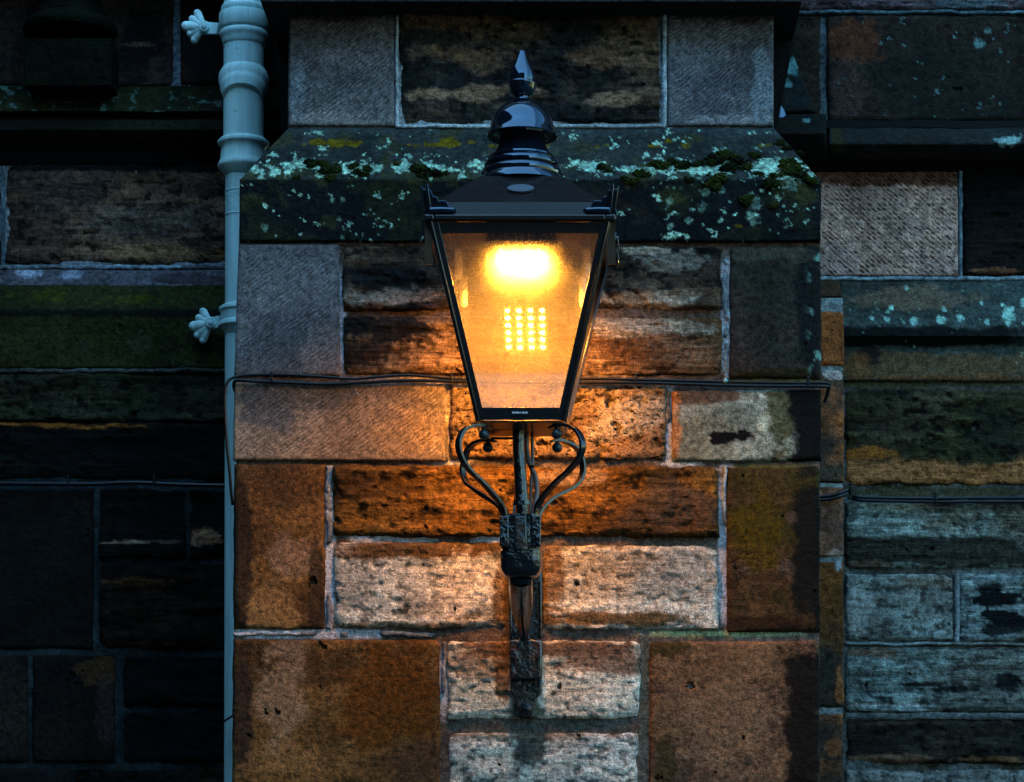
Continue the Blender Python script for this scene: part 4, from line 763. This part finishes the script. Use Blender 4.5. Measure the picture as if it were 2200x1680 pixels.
# worn cast marks between the bands: short raised strokes
for row, yy in enumerate((424, 437, 451)):
    for j in range(4):
        a = R(-138+j*14+row*3); rr0 = rr_(36.4); x0 = pxc(430)-.003+rr0*math.cos(a); y0 = py+rr0*math.sin(a); zz = pz(yy)
        if rnd.random() < .8: m.beam((x0, y0, zz-.003), (x0+.001*rnd.uniform(-1, 1), y0, zz+.004), .0016, .002, (math.cos(a), math.sin(a), 0))
        if rnd.random() < .6: m.beam((x0, y0, zz+.003*rnd.choice((-1, 0, 1))), (x0+.005, y0-.002, zz+.003*rnd.choice((-1, 0, 1))), .0014, .002, (math.cos(a), math.sin(a), 0))
m.build('cast_band', PIPE, pipe)
for boss, tips, at in (((440, 60), [(424, 28), (413, 41), (399, 56), (409, 72), (417, 86)], (470, 62)), ((454, 695), [(436, 669), (427, 683), (415, 701), (424, 720), (436, 731)], (474, 690))):
    y = .52; m = MB(); b = P(*boss, y)
    for i, t in enumerate(tips):
        q = P(*t, y+.01); w0 = .0135 if i == 2 else .0105
        m.tube([b, b.lerp(q, .5)+Vector((0, -.004, 0)), q], [.005, w0*.85, w0], 10, fl=.7)
        m.sphere(q, w0*.9, 8)
    m.tube([b+Vector((0, .004, 0)), P(at[0], at[1], y-.02)], [.022, .020], 4, fl=.35, ang0=0)
    m.lathe([(.0145, 0), (.0145, .010), (.0115, .0125), (.007, .012), (.006, .017), (.0005, .0185)], b+Vector((0, -.004, 0)), 24, Matrix.Rotation(R(90), 4, 'X').to_3x3())
    m.build('fixing_ear', PIPE, pipe)
# second pipe glimpsed beyond the upper pier
m = MB(); q = P(1676, 270, .38)
m.lathe([(.003, .050), (.010, .040), (.017, .020), (.021, -.005), (.022, -.05), (.022, -1.2)], (q.x, .38, q.z), 32)
tag(m.build('downpipe', mat('slate_blue_paint', (.12, .22, .36), .45), None), 'slate blue pipe tip peeping out behind the end of the upper pier', 'downpipe')
# ------------------------------------------------------------------ cables
def cable(pts, r, label, clips=(), m_=CABLE, tk=None):
    m = MB(); m.tube([P(*p) for p in pts], r, 10)
    o = m.build('cable', m_, None); tag(o, label, 'cable', group='cables clipped along the walls')
    for c in clips:
        m = MB(); p = P(*c); m.box((p.x-.003, p.y-.009, p.z-.010), (p.x+.003, p.y+.004, p.z+.010)); m.sphere(p+Vector((0, -.006, .013)), .0035, 8); m.build('cable_clip', CABLE, o, bevel=.001)
    return o
yb = -.009
cable([(500, 1085, .01), (497, 1060, .0), (493, 1010, -.01), (488, 960, -.016), (484, 900, -.018), (483, 850, -.018), (488, 824, -.016), (500, 812, -.014), (530, 806, -.012), (580, 804.5, yb), (640, 806, yb), (700, 810, yb), (760, 814, -.012), (820, 809, -.014), (880, 806, -.013), (940, 811, yb), (990, 815, yb), (1060, 817, yb), (1250, 814, yb), (1340, 815, yb), (1500, 819, yb), (1700, 823, yb), (1768, 822, -.008), (1782, 828, .01), (1776, 852, .05)], .0036,
      'upper black cable across the buttress, looping down over the pale pipe', [(1366, 817, -.008), (1736, 824, -.008)])
cable([(507, 845, .03), (502, 826, -.002), (512, 817, -.014), (560, 820, yb), (620, 822, yb), (700, 825, yb), (780, 822, yb), (860, 818, yb), (930, 818, yb), (1000, 820, yb), (1250, 822, yb), (1400, 823, yb), (1600, 829, yb), (1765, 830, -.008), (1779, 836, .01), (1772, 862, .05)], .0042,
      'lower thicker black cable across the buttress below its twin', [(583, 813, -.008), (970, 815, -.008)])
cable([(-160, 1037, LD-.02), (0, 1039, LD-.02), (110, 1040, LD-.02), (200, 1040, LD-.02), (290, 1037, LD-.02), (380, 1041, LD-.02), (475, 1043, LD-.02), (640, 1044, LD-.02)], .0058, 'single black cable along the dark wall behind the downpipe', [(147, 1036, LD-.018), (332, 1034, LD-.018)])
cable([(1690, 1069, RP-.012), (1775, 1066, RP-.012), (1805, 1059, RP-.012), (1828, 1050, RP+.0), (1832, 1056, RP+.04), (1826, 1064, RD-.016), (1860, 1069, RD-.015), (2000, 1071, RD-.015), (2120, 1070, RD-.015), (2400, 1070, RD-.015)], .0042, 'upper of the paired black cables rounding the pilaster edge', [(1828, 1052, RP-.004), (2010, 1071, RD-.014)])
cable([(1690, 1075, RP-.012), (1775, 1073, RP-.012), (1805, 1066, RP-.012), (1826, 1058, RP+.0), (1828, 1064, RP+.04), (1826, 1070, RD-.016), (1860, 1075, RD-.015), (2000, 1078, RD-.015), (2120, 1078, RD-.015), (2400, 1078, RD-.015)], .0042, 'lower of the paired black cables rounding the pilaster edge')
cable([(440, 1560, .42), (470, 1556, .40), (498, 1539, .30), (520, 1530, .2)], .0028, 'thin black wire crossing the lower downpipe')
m = MB(); m.tube([P(762, 838, .0), P(764, 842, -.012), P(768, 846, -.014), P(766, 850, -.010)], .0022, 8); tag(m.build('wall_hook', STEEL, None), 'small steel hook in the tooled block left of the lantern', 'hook')
m = MB(); m.sphere(P(1559, 818, -.012), .006, 10); tag(m.build('screw_head', mat('blue_screw', (.2, .4, .45), .4, metal=.5), None), 'round screw head above the paired cables, right of the lantern', 'screw')
# ------------------------------------------------------------------ ground and courtyard
GR = mat('gravel_ground', (.020, .019, .018), .9, bump=[(60, .02, 5)], var=(30, (.035, .032, .03), .1))
tag(MB().box((-40, -60, -.2), (40, 40, 0)).build('ground', GR, None), 'dark gravel ground of the courtyard', kind='structure')
WS = mat('courtyard_sandstone', (.016, .013, .011), .85, bump=[(20, .02, 6)], var=(3, (.035, .026, .02), .15))
WS.node_tree.nodes['Principled BSDF'].inputs['Specular IOR Level'].default_value = .1
m = MB(); m.box((-3.4, -5.0, 0), (-2.3, LU+.3, 6.0)); tag(m.build('shade_wing', WS, None), 'tall unseen wing wall added to darken the downpipe side of the bay', 'wall')  # out-of-view wall added to keep sky light off this side

m = MB(); m.box((-26, -34, 0), (10, -24, 16)); m.prism([Vector((-26, -24, 16)), Vector((-26, -34, 16)), Vector((-26, -29, 21))], (36, 0, 0))
tag(m.build('courtyard_house', WS, None), 'dark gabled stone house across the courtyard facing the lantern', 'house')
